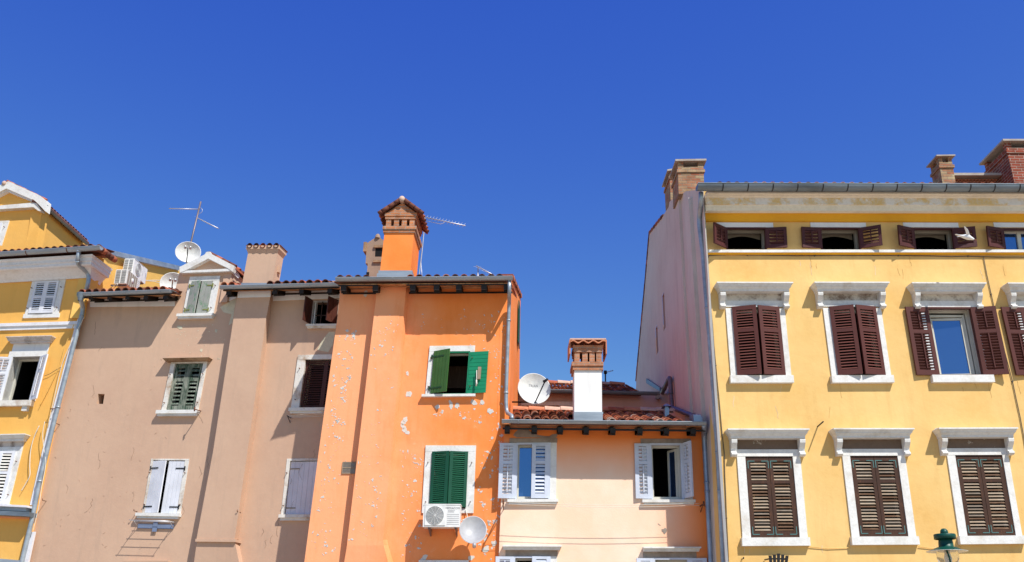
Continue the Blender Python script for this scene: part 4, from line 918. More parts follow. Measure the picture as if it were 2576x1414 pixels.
# white boards
f = TP.fr(r3, (1525,372), (1907,375), (1820,928), (1432,922)); W, H = f.W, f.H; ul, ur, vt = .06, .10, .035; oh = H-vt; ow = W-ul-ur
TH.append(hole_of(f, ul-.01, W-ur+.01, -.01, oh+.01))
wd = room(TB, f, ul, W-ur, 0, oh, frame=(-.25, -.18), mats=[M['sash'], M['white_st'], M['black']]); surround(wd, f, ul, ur, vt, mat='lint_w', w=.012)
for s, u, th in ((1, ul+.005, 15), (-1, W-ur-.005, 0)): board_leaf(wd, f.hinge(u, .01, -.02, th, s), ow/2-.006, oh-.03, [M['whitep'], M['iron']], 4, sl=.5)
sill(wd, f, -.10, W+.02, -.12, -.001, .12, lip=.05)
# drying rack below that sill
rk = f.sub(-.14, -.32, 0); RK = thing('drying_rack', rk.p(.5, -.1, .3), 'folding metal drying rack mounted below the white boarded window of the tan house', 'drying rack')
for u in (.1, W+.02): m = MB(); m.tube([rk.p(u, .12, -.02), rk.p(u, .12, .38)], .008, 6); m.tube([rk.p(u, -.0, .0), rk.p(u, .12, .22)], .007, 6); m.build('arm', M['alu'], RK)
for w in (.10, .19, .28, .37):
    m = MB(); m.tube([rk.p(.06, .125+.0, w), rk.p(W+.06, .125, w)], .006, 6); m.build('rod', M['alu'], RK)
m = MB(); m.box(rk, .10, W+.02, -.02, .08, .0, .03); m.box(rk, W/2+.0, W/2+.11, -.09, .13, .03, .045); m.build('wall_plate', M['zinc_b2'], RK)
# small attic opening with leaves standing straight out
f = TP.fr(r4, (1140,1140), (1395,1135), (1370,1385), (1112,1385)); W, H = f.W, f.H
TH.append(hole_of(f, -.005, W+.005, -.005, H+.005))
def ex(m): m.mi = 1; m.box(f, .03, .06, 0, H, -.16, -.06); m.mi = 3; m.box(f, 0, W, H*.42, H*.46, -.10, -.08); m.box(f, W*.3, W*.34, 0, H, -.10, -.08)
wd = room(TB, f, 0, W, 0, H, frame=(-.2, -.14), extra=ex, mats=[M['beamred'], M['white_st'], M['black'], M['darkwood']])
board_leaf(wd, f.hinge(.01, .02, .02, 101, 1), W*.5, H-.02, [M['leafbrown'], M['iron']], 2, straps=False)
board_leaf(wd, f.hinge(W-.02, .02, .02, 66, -1), W*.5, H-.02, [M['leafbrown'], M['iron']], 2, straps=False)
sill(wd, f, -.07, W+.07, -.10, -.005, .12, mat='lint_w', lip=.04)
# maroon louvred pair half hidden behind the orange house
f = TP.fr(r5, (990,432), (1555,420), (1490,965), (920,967)); W, H = f.W, f.H; ul, ur, vt = .20, .17, .115; oh = H-vt; ow = W-ul-ur
TH.append(hole_of(f, ul-.01, W-ur+.01, -.01, oh+.01))
wd = room(TB, f, ul, W-ur, 0, oh, frame=(-.3, -.2), mats=[M['sash'], M['white_st'], M['black']]); surround(wd, f, ul, ur, vt, mat='lint_w')
for s, u in ((1, ul+.005), (-1, W-ur-.005)): shutter(wd, f.hinge(u, .01, -.08, 0, s), ow/2-.003, oh-.03, [M['leafbrown'], M['leafbrown']], [(.05*oh, .95*oh)], st=.05, th=.035, pitch=.055)
sill(wd, f, -.02, W+.05, -.13, -.001, .11, mat='lint_w', lip=.05)
WL = thing('wire_line', f.p(0, -.3, .1), 'grey wires and iron bracket strung under the maroon shuttered window sill', 'clothes line')
m = MB(); m.tube([f.p(.02, -.22, -.02), f.p(.02, -.22, .22)], .012, 6); m.tube([f.p(.02, -.34, -.02), f.p(.02, -.22, .2)], .01, 6); m.build('bracket', M['iron'], WL)
for k, w in enumerate((.06, .13, .2)): m = MB(); m.tube([f.p(.02, -.22, w), f.p(W*.5, -.20+.02*k, w), f.p(W+.05, -.16, w)], .0045, 6); m.build('line', M['wirew'], WL)
# lilac boards low down
f = TP.fr(r6, (878,372), (1330,368), (1280,935), (815,938)); W, H = f.W, f.H; ul, ur, vt = .085, .085, .05; oh = H-vt; ow = W-ul-ur
TH.append(hole_of(f, ul-.01, W-ur+.01, -.01, oh+.01))
wd = room(TB, f, ul, W-ur, 0, oh, frame=(-.25, -.2), mats=[M['sash'], M['white_st'], M['black']]); surround(wd, f, ul, ur, vt, mat='lint_w', w=.01)
for s, u in ((1, ul+.005), (-1, W-ur-.005)): board_leaf(wd, f.hinge(u, .01, -.05, 0, s), ow/2-.004, oh-.02, [M['lilac'], M['old_st']], 4, sl=.5)
sill(wd, f, -.02, W+.03, -.13, -.001, .09, mat='lint_w', lip=.06)
# windows whose heads just enter the frame
for q, fn in ((((1310,1415), (1700,1415), (1640,1990), (1215,1990)), r3),):
    f = TP.fr(fn, *q); W, H = f.W, f.H; TH.append(hole_of(f, .09, W-.09, .0, H-.05)); wd = room(TB, f, .1, W-.1, 0, H-.06, mats=[M['sash'], M['white_st'], M['black']], frame=(-.2, -.12)); surround(wd, f, .1, .1, .06, mat='lint_w')
    m = MB(); m.box(f, -.12, W+.03, H+.0, H+.03, -.02, .12); m.build('drip_stone', M['brown'], wd)
    for s, u in ((1, .1), (-1, W-.1)): board_leaf(wd, f.hinge(u, .01, -.05, 0, s), (W-.2)/2-.004, H-.08, [M['whitep'], M['iron']], 4, sl=.5)
# hole in the wall
hq = TP.fr(r2, (985,1070), (1055,1072), (1035,1172), (973,1172)); TH.append(hole_of(hq, 0, hq.W, 0, hq.H)); room(TB, hq, 0, hq.W, 0, hq.H, name='vent_hole', d=.3, deep=.4, mats=[M['sash'], M['brown'], M['black']])
outl = [(-40, 1850), (58, 1414), (126, 1061), (188, 800), (205, 742), (441, 728), (451.5, 686), (454, 680), (523, 648), (584, 680), (583, 686), (578, 712), (860, 706), (905, 740), (880, 1850)]
wall('facade_wall', TB, TP, outl, M['brown'], TH, depth=3.2)
# white eave bands
m = MB(); m.prism([TP.at(p, .006) for p in (r2(905,196), r2(905,70), r2(1772,50), r2(1756,188))], -TP.N*.02); m.build('frieze', M['whitewash'], TB)
m = MB(); m.prism([TP.at(p, .006) for p in (r4(720,1030), r4(735,1141), r4(1430,1112), r4(1430,1005))], -TP.N*.02)
m.prism([TP.at(p, .006) for p in (r4(300,1080), r4(275,1140), r4(300,1140), r4(385,1105), r4(385,1070))], -TP.N*.02); m.build('frieze', M['whitewash'], TB)
# pilaster carrying the chimney
pw_ = .27; rows = []
for y, lf, rf, rb in ((726, 601, 682.5, 684), (740, 597.8, 681, 684), (801, 587.5, 669.4, 679), (1136, 536, 622.6, 634), (1357, 494.2, 590, 600)):
    rows.append([TP.at((lf-1.5, y), -.03), TP.at((lf, y), pw_), TP.at((rf, y), pw_), TP.at((rb, y), -.001), TP.at((rb, y), -.03)])
m = MB(); m.loft(rows); m.build('chimney_breast', M['brown'], TB)
m = MB(); m.loft([[TP.at((lf-1, y), -.03), TP.at((lf, y), w), TP.at((rf, y), w), TP.at((rb, y), -.001), TP.at((rb, y), -.03)] for y, lf, rf, rb, w in ((1359, 496, 590, 600, .25), (1414, 488, 601, 611, .22), (1640, 450, 645, 660, .004))]); m.build('breast_foot', M['brown'], TB)
m = MB(); a = TP.at((494, 1357), pw_); b = TP.at((591, 1358), pw_); ff = Fr(a, (b-a).normalized(), ZUP, TP.N); m.box(ff, -.01, (b-a).length+.03, -.05, .01, -.27, .025); m.build('ledge', M['brown'], TB)
m = MB(); m.prism([TP.at(p, pw_+.006) for p in ((598.8,731.7), (681.2,731.7), (680.6,747), (597.2,749))], -TP.N*.01); m.build('frieze', M['plasterwhite'], TB)
# bare patches
m = MB()
for P in ([r2(2310,140), r2(2385,110), r2(2385,330), r2(2300,380), r2(2330,270), r2(2250,250), r2(2215,200), r2(2270,165)], [r2(1790,385), r2(1830,390), r2(1835,415), r2(1810,420), r2(1775,400)], [r2(2020,615), r2(2040,625), r2(2030,650), r2(2010,640)], [r2(2165,420), r2(2190,425), r2(2180,455), r2(2162,450)],
          [r5(1300,195), r5(1360,195), r5(1335,330), r5(1290,400), r5(1180,378), r5(1220,290)], [r6(270,1250), r6(330,1262), r6(290,1310), r6(240,1345), r6(230,1400), r6(190,1414), r6(215,1350), r6(260,1300)], [r6(300,1320), r6(360,1325), r6(330,1360), r6(290,1350)]):
    m.prism([TP.at(p, .005) for p in P], -TP.N*.004)
rr = random.Random(3)
for i in range(46):
    p = (rr.uniform(418, 570), rr.uniform(815, 905)); random.seed(i); m.blob(Fr(TP.at(p), TP.U, ZUP, TP.N), rr.uniform(.5, 2.4)/110, rr.uniform(.4, 1.2)/110, 7, .004)
m.build('bare_render', M['green_plaster'], TB, kind='stuff')
m = MB()
for i in range(60):          # blistered, cracked skin
    p = (rr.uniform(110, 470), rr.uniform(900, 1400)); random.seed(i+90); m.blob(Fr(TP.at(p), TP.U, ZUP, TP.N), rr.uniform(1, 4)/110, rr.uniform(.3, .8)/110, 7, .007)
m.build('blistered_paint', M['brown'], TB, kind='stuff')
random.seed(9)
# --- left eave
sl = rad(15); ST = (-TP.N*math.cos(sl) + ZUP*math.sin(sl)).normalized()
def eave(par, pl, dL, dR, w, r, xs, yf, SV, skip=None, nrow=3, hw=.055, rw=.48, over=(0, 0), rings=.95, tl=True, mat='beam', wts=(4, 2, 4, 0), lv=.02):
    GA, GB = pl.at(dL, w), pl.at(dR, w); gutter(par, GA, GB, pl.N, r, rings); rafters(par, pl, xs, yf, -.05, rw, hw, .14, mat)
    U = (GB-GA).normalized(); L = (GB-GA).length; f = Fr(GA, U, ZUP, pl.N)
    m = MB(); m.box(f, .05+over[0], L-.05-over[1], -.085, -.05, rw-w, rw-w+.025); m.box(f, .1+over[0], L-.1-over[1], -.045, -.01, -w, -w+.03); m.build('fascia', M['beam'], par)
    m = MB(); m.hexa([f.p(.03, -.09, rw-w), f.p(L-.03, -.09, rw-w), f.p(L-.03, .08, -w-.1), f.p(.03, .08, -w-.1), f.p(.03, -.06, rw-w), f.p(L-.03, -.06, rw-w), f.p(L-.03, .10, -w-.1), f.p(.03, .10, -w-.1)]); m.build('soffit', M['soffit'], par)
    n = int((L-.05)/.2)
    tiles(par, GA - pl.N*(w-(w-.05)) + ZUP*(-lv) , U, SV, n, nrow, .2, .3, name='eave_tiles', skip=skip, weights=wts, r=.088)
    return GA, GB, U, L
GA, GB, U, L = eave(TB, TP, r1(778, 1312), r1(1708, 1277), .62, .066, [227.5, 273.8, 318.8, 365, 413.8], lambda x: 756.5, ST, wts=(2, 1, 5, 0), lv=.0)
m = MB(); m.box(Fr(GA-ZUP*.09-TP.N*.05, U, ST, U.cross(ST)), 0, L+.2, .85, 3.6, -.06, 0); m.build('roof', M['tile1'], TB)
m = MB(); m.prism([TP.at(q4(1215, 808), .60), TP.at(q4(1370, 882), .02), TP.at(q4(1372, 872), .02), TP.at(q4(1225, 800), .60)], U*.03)
m.mi = 1; m.prism([TP.at(q4(1225, 880), .50), TP.at(q4(1350, 905), .02), TP.at(q4(1325, 1000), .02), TP.at(q4(1200, 905), .50)], U*(-.04)); m.build('verge_board', [M['zinc'], M['beamred']], TB)
# --- right eave
xa = TP.uv(TP.at((612, 700), pw_))[0]; xb = TP.uv(TP.at((683, 700), pw_))[0]; ua = TP.uv(TP.at(r4(197, 988), .62))[0]
GA, GB, U, L = eave(TB, TP, r4(197, 988), r4(1400, 958), .62, .068, [573, 690.6, 756.9, 828], lambda x: 745-(x-573)*.02, ST, skip=lambda c, j: xa-.1 < ua+(c+.5)*.2 < xb+.05, wts=(2, 1, 6, 0), lv=.0)
m = MB(); m.box(Fr(GA-ZUP*.09-TP.N*.05, U, ST, U.cross(ST)), 0, L+.4, .85, 5.0, -.06, 0); m.build('roof', M['tile1'], TB)
# --- dormer pediment
def raking(par, pl, px, w0, w1, mat, name, thick=None): m = MB(); m.prism([pl.at(p, w1) for p in px], -pl.N*(w1-w0)); return m.build(name, M[mat], par)
raking(TB, TP, [r1(1805,1052), r1(2060,925), r1(2075,900), r1(2115,897), r1(2130,922), r1(2358,1040), r1(2340,1098), r1(2290,1062), r1(2095,966), r1(1868,1085), r1(1808,1110)], -.02, .13, 'white_st', 'pediment_moulding')
raking(TB, TP, [r1(1812,1090), r1(2335,1066), r1(2335,1092), r1(1812,1112)], -.02, .12, 'white_st', 'pediment_base')
raking(TB, TP, [r1(1850,1068), r1(2088,948), r1(2320,1062), r1(2300,1068), r1(2095,968), r1(1870,1078)], -.02, .08, 'white_st', 'pediment_fillet')
DS = Pl(TP.at((584, 690)), 79.4)
m = MB(); m.prism([DS.at(p) for p in ((584, 680), (604, 708), (606, 760), (571, 760))], -DS.N*.2); m.build('dormer_cheek', M['brown'], TB)
m = MB(); m.prism([DS.at(p, .04) for p in (r1(2358,1042), r1(2420,1150), r1(2395,1165), r1(2338,1100))], -DS.N*.05); m.build('cheek_moulding', M['plasterwhite'], TB)
a = TP.at((523, 636), .05); b = TP.at((593, 672), .05); Ud = (b-a); vm = MB()
back = -TP.N
for i in range(9):
    for j in range(4):
        p = a + Ud*(.04+.24*j) + back*(i*.24); q = a + Ud*min(1.0, .04+.24*j+.28) + back*(i*.24); vm.mi = (2, 0, 2)[(i+j) % 3]; vm.tube([p, q], .06, 8)
vm.mi = 0; vm.prism([a, b, b-ZUP*.05, a-ZUP*.05], back*2.0); vm.build('dormer_roof', TILES, TB)
# --- chimney with tiled cap on the pilaster
f = TP.fr(dd, (625,628), (700,628), (683.5,716), (609.5,716), pw_); W, H = f.W, f.H; D_ = .36
m = MB(); m.box(f, 0, W, -.1, H-.0, -D_, 0)
m.hexa([f.p(-.0, H-.10, 0), f.p(W, H-.10, 0), f.p(W+.04, H, .04), f.p(-.04, H, .04), f.p(0, H-.10, -D_), f.p(W, H-.10, -D_), f.p(W+.05, H, -D_), f.p(-.04, H, -D_)])
m.box(f, -.05, W+.05, H, H+.09, -D_-.03, .05); m.box(f, W, W+.05, H*.42, H*.60, -D_*.7, -D_*.4); ch = m.build('chimney', M['brown'], TB)
m = MB(); 
for i in range(5):
    for j in range(2): m.mi = (2, 0, 2)[(i*2+j) % 3]; c = f.p(-.05+(W+.10)*(i+.5)/5, H+.085, .07-j*.24); m.lathe(c, -f.N, [(.068, 0), (.060, .27)], 12); m.lathe(c, -f.N, [(.054, 0), (.047, .27)], 12)
m.mi = 2; m.box(f, -.07, W+.07, H+.09, H+.108, -D_-.05, .05); m.build('cap_tiles', TILES, ch)
m = MB(); m.box(f, -.02, W+.02, -.12, .04, -.3, .012); m.build('flashing', M['zinc'], ch)
# --- second chimney farther back
f = Pl(atY((940, 650), 24.5), -6).fr(dd, (922.5,612), (975,612), (966,700), (921,700)); W, H = f.W, f.H; m = MB()
m.box(f, .04, W, -.4, H*.42, -.6, 0); m.box(f, -.02, W+.02, H*.42, H, -.62, .0); m.prism([f.p(-.02, H, 0), f.p(W+.02, H, 0), f.p(W/2, H+.22, 0)], -f.N*.6)
m.lathe(f.p(W/2, H+.16, -.02), ZUP, [(.08, 0), (.07, .07), (.04, .12), (0, .14)], 12); ch = m.build('chimney', M['brownd'], TB)
m = MB(); m.box(f, .24, W+.03, H*.62, H*.92, -.5, .006); m.build('flue', M['black'], ch); m = MB(); m.box(f, .02, .10, -.4, .18, -.4, .006); m.build('soot_hole', M['black'], ch)
m = MB(); m.box(f, .20, W+.05, H*.86, H*.93, -.5, .05); m.box(f, .20, W+.05, H*.44, H*.50, -.5, .05); m.box(f, .24, .34, H*.5, H*.86, -.3, -.02); m.box(f, -.10, -.01, H*.75, H+.02, -.5, .05); m.build('brick_ledge', M['lintdark2'], ch)
m = MB(); rs_ = random.Random(8)
for i in range(22):          # hairline cracks in the old render
    p = TP.at((rs_.uniform(120, 560) if i % 3 else rs_.uniform(650, 800), rs_.uniform(830, 1400) if i % 3 else rs_.uniform(1050, 1380)), .0); f_ = Fr(p, TP.U, ZUP, TP.N); q = 0; z = 0
    for k_ in range(rs_.randint(3, 7)):
        h_ = rs_.uniform(.02, .08); d_ = rs_.uniform(-.05, .05); w_ = rs_.uniform(.002, .005); m.hexa([f_.p(q, z, .001), f_.p(q+w_, z, .001), f_.p(q+w_+d_, z+h_, .001), f_.p(q+d_, z+h_, .001), f_.p(q, z, .004), f_.p(q+w_, z, .004), f_.p(q+w_+d_, z+h_, .004), f_.p(q+d_, z+h_, .004)]); q += d_; z += h_
m.build('cracks', M['crack_t'], TB, kind='stuff')
# small irons on the wall
for lab, q in (('small rusty hook in the tan wall beside the downpipe, higher of two', r3(600, 30)), ('small rusty hook in the tan wall low beside the downpipe', r3(465, 800)), ('rusty iron peg on the ridge of the tan pilaster', r3(2415, 912)), ('iron shutter hook at the left of the drying rack', r3(1380, 905))):
    m = MB(); p = TP.at(q, pw_*.6 if 'ridge' in lab else 0); m.tube([p-TP.N*.03, p+TP.N*.14, p+TP.N*.15+ZUP*.04], .009, 6); m.build('wall_hook', M['rust'], None, lab, 'iron hook')
m = MB(); p = TP.at(r2(2020, 1255)); m.tube([p-TP.N*.03+ZUP*.03, p+TP.N*.30], .012, 6); m.tube([p+TP.N*.30-ZUP*.05, p+TP.N*.30+ZUP*.05], .016, 6); m.build('wall_hook', M['rust'], None, 'iron bracket sticking out beside the sill of the green louvred window', 'iron hook')
m = MB(); p = TP.at(r2(570, 1245)); m.tube([p-TP.N*.0, p+TP.N*.25, p+TP.N*.25+TP.U*.12], .011, 6); m.build('wall_hook', M['rust'], None, 'bent iron bracket beside the grey downpipe between yellow and tan houses', 'iron hook')
# ================================================================== yellow house at the left edge
YP = TP.shift(.10)
g = YP.at((60, 1850)); YB = thing('yellow_corner_house', (g.x-1, g.y+3, 0), 'warm yellow house with white cornice and white louvred shutters at the left edge', 'building')
YH = []
CR = YP.at((227, 700)); Fy = Fr(YP.pt(0, 0), YP.U, ZUP, YP.N)
# top window, both leaves shut
f = YP.fr(dd, (82.5,703.8), (168.8,700.8), (147.5,788.7), (65.5,791)); W, H = f.W, f.H; ul, ur, vt = .10, .16, .06; oh = H-vt; ow = W-ul-ur
YH.append(hole_of(f, ul-.01, W-ur+.01, -.01, oh+.01)); wd = room(YB, f, ul, W-ur, 0, oh, frame=(-.2, -.14), mats=[M['sash'], M['white_st'], M['black']]); surround(wd, f, ul, ur, vt)
for s, u in ((1, ul+.005), (-1, W-ur-.005)): shutter(wd, f.hinge(u, .01, .015, 1, s), ow/2-.004, oh-.02, [M['whitep'], M['whitep']], [(.07*oh, .46*oh), (.52*oh, .93*oh)], st=.06, th=.035, pitch=.058)
sill(wd, f, -.03, W+.03, -.11, -.001, .035)
# middle window standing open
f = YP.fr(dd, (28,885.7), (120,882.6), (91,1009.5), (-9,1010)); W, H = f.W, f.H; ul, ur, vt = .13, .17, .14; oh = H-vt; ow = W-ul-ur
YH.append(hole_of(f, ul-.01, W-ur+.01, -.01, oh+.01)); wd = room(YB, f, ul, W-ur, 0, oh, frame=(-.28, -.22), mats=[M['sash'], M['white_st'], M['black']], d=.3); surround(wd, f, ul, ur, vt)
shutter(wd, f.hinge(ul, .01, .03, 168, 1), ow*.52, oh-.02, [M['whitep'], M['whitep']], [(.06*oh, .60*oh), (.65*oh, .94*oh)], st=.07, th=.035, pitch=.07, rod=True)
shutter(wd, f.hinge(W-ur, .01, .03, 149, -1), ow*.52, oh-.02, [M['whitep'], M['whitep']], [(.06*oh, .60*oh), (.65*oh, .94*oh)], st=.07, th=.035, pitch=.07, rod=True)
sill(wd, f, -.05, W-.02, -.14, -.001, .13, mat='lint_w')
m = MB(); m.box(f, .0, .10, -.26, -.14, -.02, .09); m.box(f, W-.26, W-.12, -.26, -.14, -.02, .09); m.build('sill_bracket', M['white_st'], wd)
m = MB(); m.box(f, .04, W-.0, H+.0, H+.20, -.02, .012); m.build('frieze', M['plasterwhite'], wd)
m = MB(); m.box(f, -.0, W+.05, H+.20, H+.25, -.02, .10); m.tbox(f, -.05, W+.07, H+.25, H+.33, -.02, .13, .035); m.box(f, -.10, W+.12, H+.33, H+.35, -.02, .19); m.build('cornice', [M['lintdark2'] if 0 else M['lint_w2']], wd)
# lower window, right leaf visible
f = YP.fr(dd, (-36,1126), (57.8,1124.7), (25,1268.5), (-75,1270)); W, H = f.W, f.H; ul, ur, vt = .14, .14, .10; oh = H-vt; ow = W-ul-ur
YH.append(hole_of(f, ul-.01, W-ur+.01, -.01, oh+.01)); wd = room(YB, f, ul, W-ur, 0, oh, frame=(-.28, -.22), mats=[M['sash'], M['white_st'], M['black']], d=.3); surround(wd, f, ul, ur, vt)
for s, u in ((1, ul), (-1, W-ur)): shutter(wd, f.hinge(u, .01, .03, 7, s), ow/2-.004, oh-.02, [M['whitep'], M['lint_w']], [(.05*oh, .55*oh), (.60*oh, .94*oh)], st=.075, th=.035, pitch=.075)
m = MB(); m.box(f, .0, W+.0, H, H+.13, -.02, .012); m.build('frieze', M['lint_w2'], wd)
m = MB(); m.box(f, 0, W+.05, H+.13, H+.19, -.02, .12); m.tbox(f, -.05, W+.07, H+.19, H+.26, -.02, .15, .035); m.box(f, -.09, W+.12, H+.26, H+.28, -.02, .21); m.build('cornice', M['white_st'], wd)
sill(wd, f, -.05, W+.05, -.12, -.001, .12)
wall('facade_wall', YB, YP, [(-190, 1850), (-190, 1000), (-190, 600), (243, 640), (227, 700), (209, 770), (197, 810), (134, 1070), (66, 1395), (-40, 1850)], M['yellow_l'], YH, depth=.35)
YS = Pl(CR, 88)
m = MB(); m.prism([YS.at(p) for p in ((240, 630), (266, 628), (288, 641), (450, 678), (505, 692), (480, 900), (205, 800), (227, 700))], -YS.N*.3); m.build('flank_wall', M['yellow_l2'], YB)
m = MB(); m.prism([YS.at(p, .10) for p in (r1(1065,868), r1(1440,955), r1(1815,1042), r1(1800,1083), r1(1470,1012), r1(1120,928))], -YS.N*.12); m.build('verge_flashing', M['zinc'], YB)
m = MB(); m.prism([YS.at(p, .02) for p in (r1(1120,930), r1(1470,1014), r1(1800,1085), r1(1800,1090), r1(1470,1022), r1(1120,938))], -YS.N*.03); m.build('verge_fillet', M['white_st'], YB)
# quoin strips and string courses
def strip(pts, w, mat, name, par=YB, pl=YP): m = MB(); m.prism([pl.at(p, w) for p in pts], -pl.N*(w+.01)); return m.build(name, M[mat], par)
strip([r2(760,370), r2(800,270), r2(810,340), r2(530,1414), r2(478,1414)], .035, 'quoin', 'corner_strip')
strip([r2(478,1414), r2(530,1414), r3(345,838), r3(300,838)], .0351, 'quoin', 'corner_strip')
strip([r3(318,1108), r3(348,1106), r3(240,1600), r3(200,1600)], .05, 'quoin', 'corner_strip')
def band(dL, dR, hpx, w, mat, name, extra=0):
    a, b = YP.at(dL, w), YP.at(dR, w); c = YP.at((dR[0], dR[1]+hpx), w); f = Fr(a, (b-a).normalized(), ZUP, YP.N); m = MB(); m.box(f, 0, (b-a).length, (c-b).z, 0, -w-.01, 0); return m.build(name, M[mat], YB)
band((-120, 817), r2(783, 338), 8, .075, 'quoin', 'string_course'); band((-120, 825), r2(760, 368), 10, .045, 'plasterwhite', 'string_moulding')
band((-120, 1262), r3(272, 842), 5, .30, 'quoin', 'lower_cornice'); band((-120, 1268), r3(268, 862), 10, .22, 'zinc', 'lower_flashing'); band((-120, 1279), r3(298, 908), 11, .28, 'zinc_d', 'lower_gutter')
band((-120, 1288), r3(300, 942), 9, .06, 'orange', 'lower_moulding')
band((-120, 1395), r3(205, 1395), 40, .12, 'zinc', 'street_gutter')
# big white cornice with return
def vz(y, w, x=150): return YP.uv(YP.at((x, y), w))[1]
prof_px = [(-.05, 703, 0), (.06, 703, .05), (.09, 697, .09), (.16, 690, .14), (.22, 683, .20), (.30, 676, .28), (.40, 671, .4), (.43, 668, .42), (.43, 661, .43), (.47, 659, .46), (.47, 651, .47), (.52, 648, .5), (.54, 643, .53), (-.05, 641, .5)]
uC = YP.uv(CR)[0]; tz = (YP.at((238, 632), .6)-YP.at((0, 643), .6)); tilt = .0
prof = [(w, vz(y, ww)) for w, y, ww in prof_px]
A0 = YP.pt(uC-5.2, 0); A1 = YP.pt(uC, 0); A2 = A1 + YS.U*.55
Oc = YP.N + YS.N*1.0 if 0 else None
dN = (YP.N+YS.N).normalized(); Oc = dN/ max(.3, dN.dot(YP.N))
sweep(YB, [(A0, YP.N), (A1, YP.N+YS.N*.55), (A1+YS.U*.5, YS.N*.55)], prof, 'cornw', 'cornice')
dl = A0.lerp(A1, 0)
zt_ = prof[-2][1]
ga = YP.pt(uC-5.2, zt_+.13, .70); gb = YP.pt(uC+.60, zt_+.13, .70)
gutter(YB, ga, gb, YP.N, .085, 1.15, 'zinc', ringmat='rust')
tiles(YB, YP.pt(uC-5.0, zt_+.11, .62), YP.U, ST, 27, 2, .2, .3, name='eave_tiles', weights=(2, 1, 6, 0), r=.088)
vm = MB(); a = YP.pt(uC+.52, zt_+.12, .62); b = a + YS.U*.95 + ZUP*.05
for i in range(5):
    p = a.lerp(b, i/5); vm.mi = (2, 0, 2)[i % 3]; q = a.lerp(b, (i+1.15)/5); vm.tube([p, q], [.085, .07], 10)
vm.build('verge_tiles', TILES, YB)
m = MB(); m.box(Fr(YP.pt(uC-5.0, zt_+.07, .6), YP.U, ST, YP.U.cross(ST)), 0, 5.3, .55, 1.0, -.06, 0); m.build('roof', M['tile1'], YB)
# downpipes
pipe(YB, [YP.at(r1(795, 882), .62), YP.at(r1(782, 985), .55), YP.at(r1(790, 1030), .40), YP.at(r1(885, 1115), .10), YP.at(r1(893, 1180), .08), YP.at(r1(866, 1296), .08)], .052, 'zinc', collars=(.1, 1.1))
hd = TP.at(r2(820, 100), .45)
pipe(TB, [TP.at(r2(812, 70), .58), TP.at(r2(812, 120), .52), TP.at(r2(832, 200), .20), TP.at(r2(828, 260), .18), TP.at(r2(790, 400), .18), TP.at(r2(530, 1414), .18), TP.at(r3(400, 600), .18), TP.at(r3(322, 985), .18), TP.at(r3(225, 1390), .18), TP.at((-30, 1850), .18)], .053, 'zinc', collars=(2.1, 3.2, 4.8, 6.0, 8.1))
m = MB(); c = TP.at(r2(812, 95), .56); m.lathe(c-ZUP*.1, ZUP, [(.055, 0), (.06, .05), (.10, .14), (.105, .2)], 16); m.build('rain_head', M['zinc_d'], TB)
# attic block with pediment
AP = YP.shift(-1.7); AS = Pl(AP.at((104, 540)), 88)
AHo = []
f = AP.fr(r1, (-110,600), (100,586), (18,846), (-190,850)); AHo.append(hole_of(f, .09, f.W-.17, .0, f.H-.06)); wd = room(YB, f, .1, f.W-.18, 0, f.H-.07, mats=[M['sash'], M['white_st'], M['black']], frame=(-.2, -.14)); surround(wd, f, .1, .18, .07)
for s, u in ((1, .1), (-1, f.W-.18)): shutter(wd, f.hinge(u, .01, .02, 2, s), (f.W-.28)/2, f.H-.09, [M['whitep'], M['whitep']], [(.1, f.H-.2)], st=.06, pitch=.06)
wall('attic_wall', YB, AP, [(-200, 760), (-200, 520), (16, 470), (112, 516), (104, 540), (86, 640), (60, 760)], M['yellow_l'], AHo, depth=.3)
m = MB(); m.prism([AS.at(p) for p in ((112, 514), (222, 614), (236, 640), (70, 700), (86, 640), (104, 540))], -AS.N*.3); m.build('attic_flank', M['yellow_l'], YB)
raking(YB, AP, [(-60, 500), (14, 458), (22, 456), (100, 492), (117, 506), (113, 531), (104, 521), (88, 505), (16, 474), (-60, 512)], -.02, .20, 'white_st', 'pediment_moulding')
raking(YB, AP, [(-60, 508), (16, 473), (88, 504), (86, 509), (17, 481), (-60, 520)], -.02, .12, 'quoin', 'pediment_fillet')
raking(YB, AP, [(-60, 524), (-0, 517), (86, 509.5), (93, 512), (104, 531), (95, 530), (84, 521), (0, 526), (-60, 532)], -.02, .16, 'white_st', 'pediment_base')
ga, gb = AS.at((119, 514), .22), AS.at((224, 613), .22)
gb.z = (ga.z+gb.z)/2; ga.z = gb.z
gutter(YB, ga, gb, AS.N, .07, 1.2, 'zinc_d')
vm = MB(); D = gb-ga; n = 16
for i in range(n):
    c = ga + D*((i+.5)/n) - AS.N*.10 + ZUP*.05; vm.mi = 2; vm.lathe(c, -AS.N+ZUP*.35, [(.085, 0), (.07, .4)], 10)
vm.mi = 0; fa = Fr(ga, D.normalized(), (-AS.N+ZUP*.42).normalized(), ZUP); vm.box(fa, .25, D.length, .0, .9, -.03, .02)
vm.build('attic_eave_tiles', TILES, YB)
vm = MB(); a, b = AP.at((18, 458), .1), AP.at((116, 505), .1); vm.mi = 0
for i in range(10): vm.mi = i % 3; vm.tube([a.lerp(b, i/10)+ZUP*.02, a.lerp(b, (i+1.1)/10)+ZUP*.02], [.05, .042], 8)
vm.mi = 3; vm.lathe(AP.at((15, 464), .12)+AP.N*.1, -AP.N, [(0, 0), (.07, 0), (.08, .5)], 12); vm.build('attic_roof', TILES, YB)
m = MB(); a, b = AP.at((16, 462), -.05), AP.at((116, 508), -.05); m.prism([a, b, b-ZUP*.05, a-ZUP*.05], AS.U*(gb-ga).length); m.build('attic_roof_slope', M['tile1'], YB)
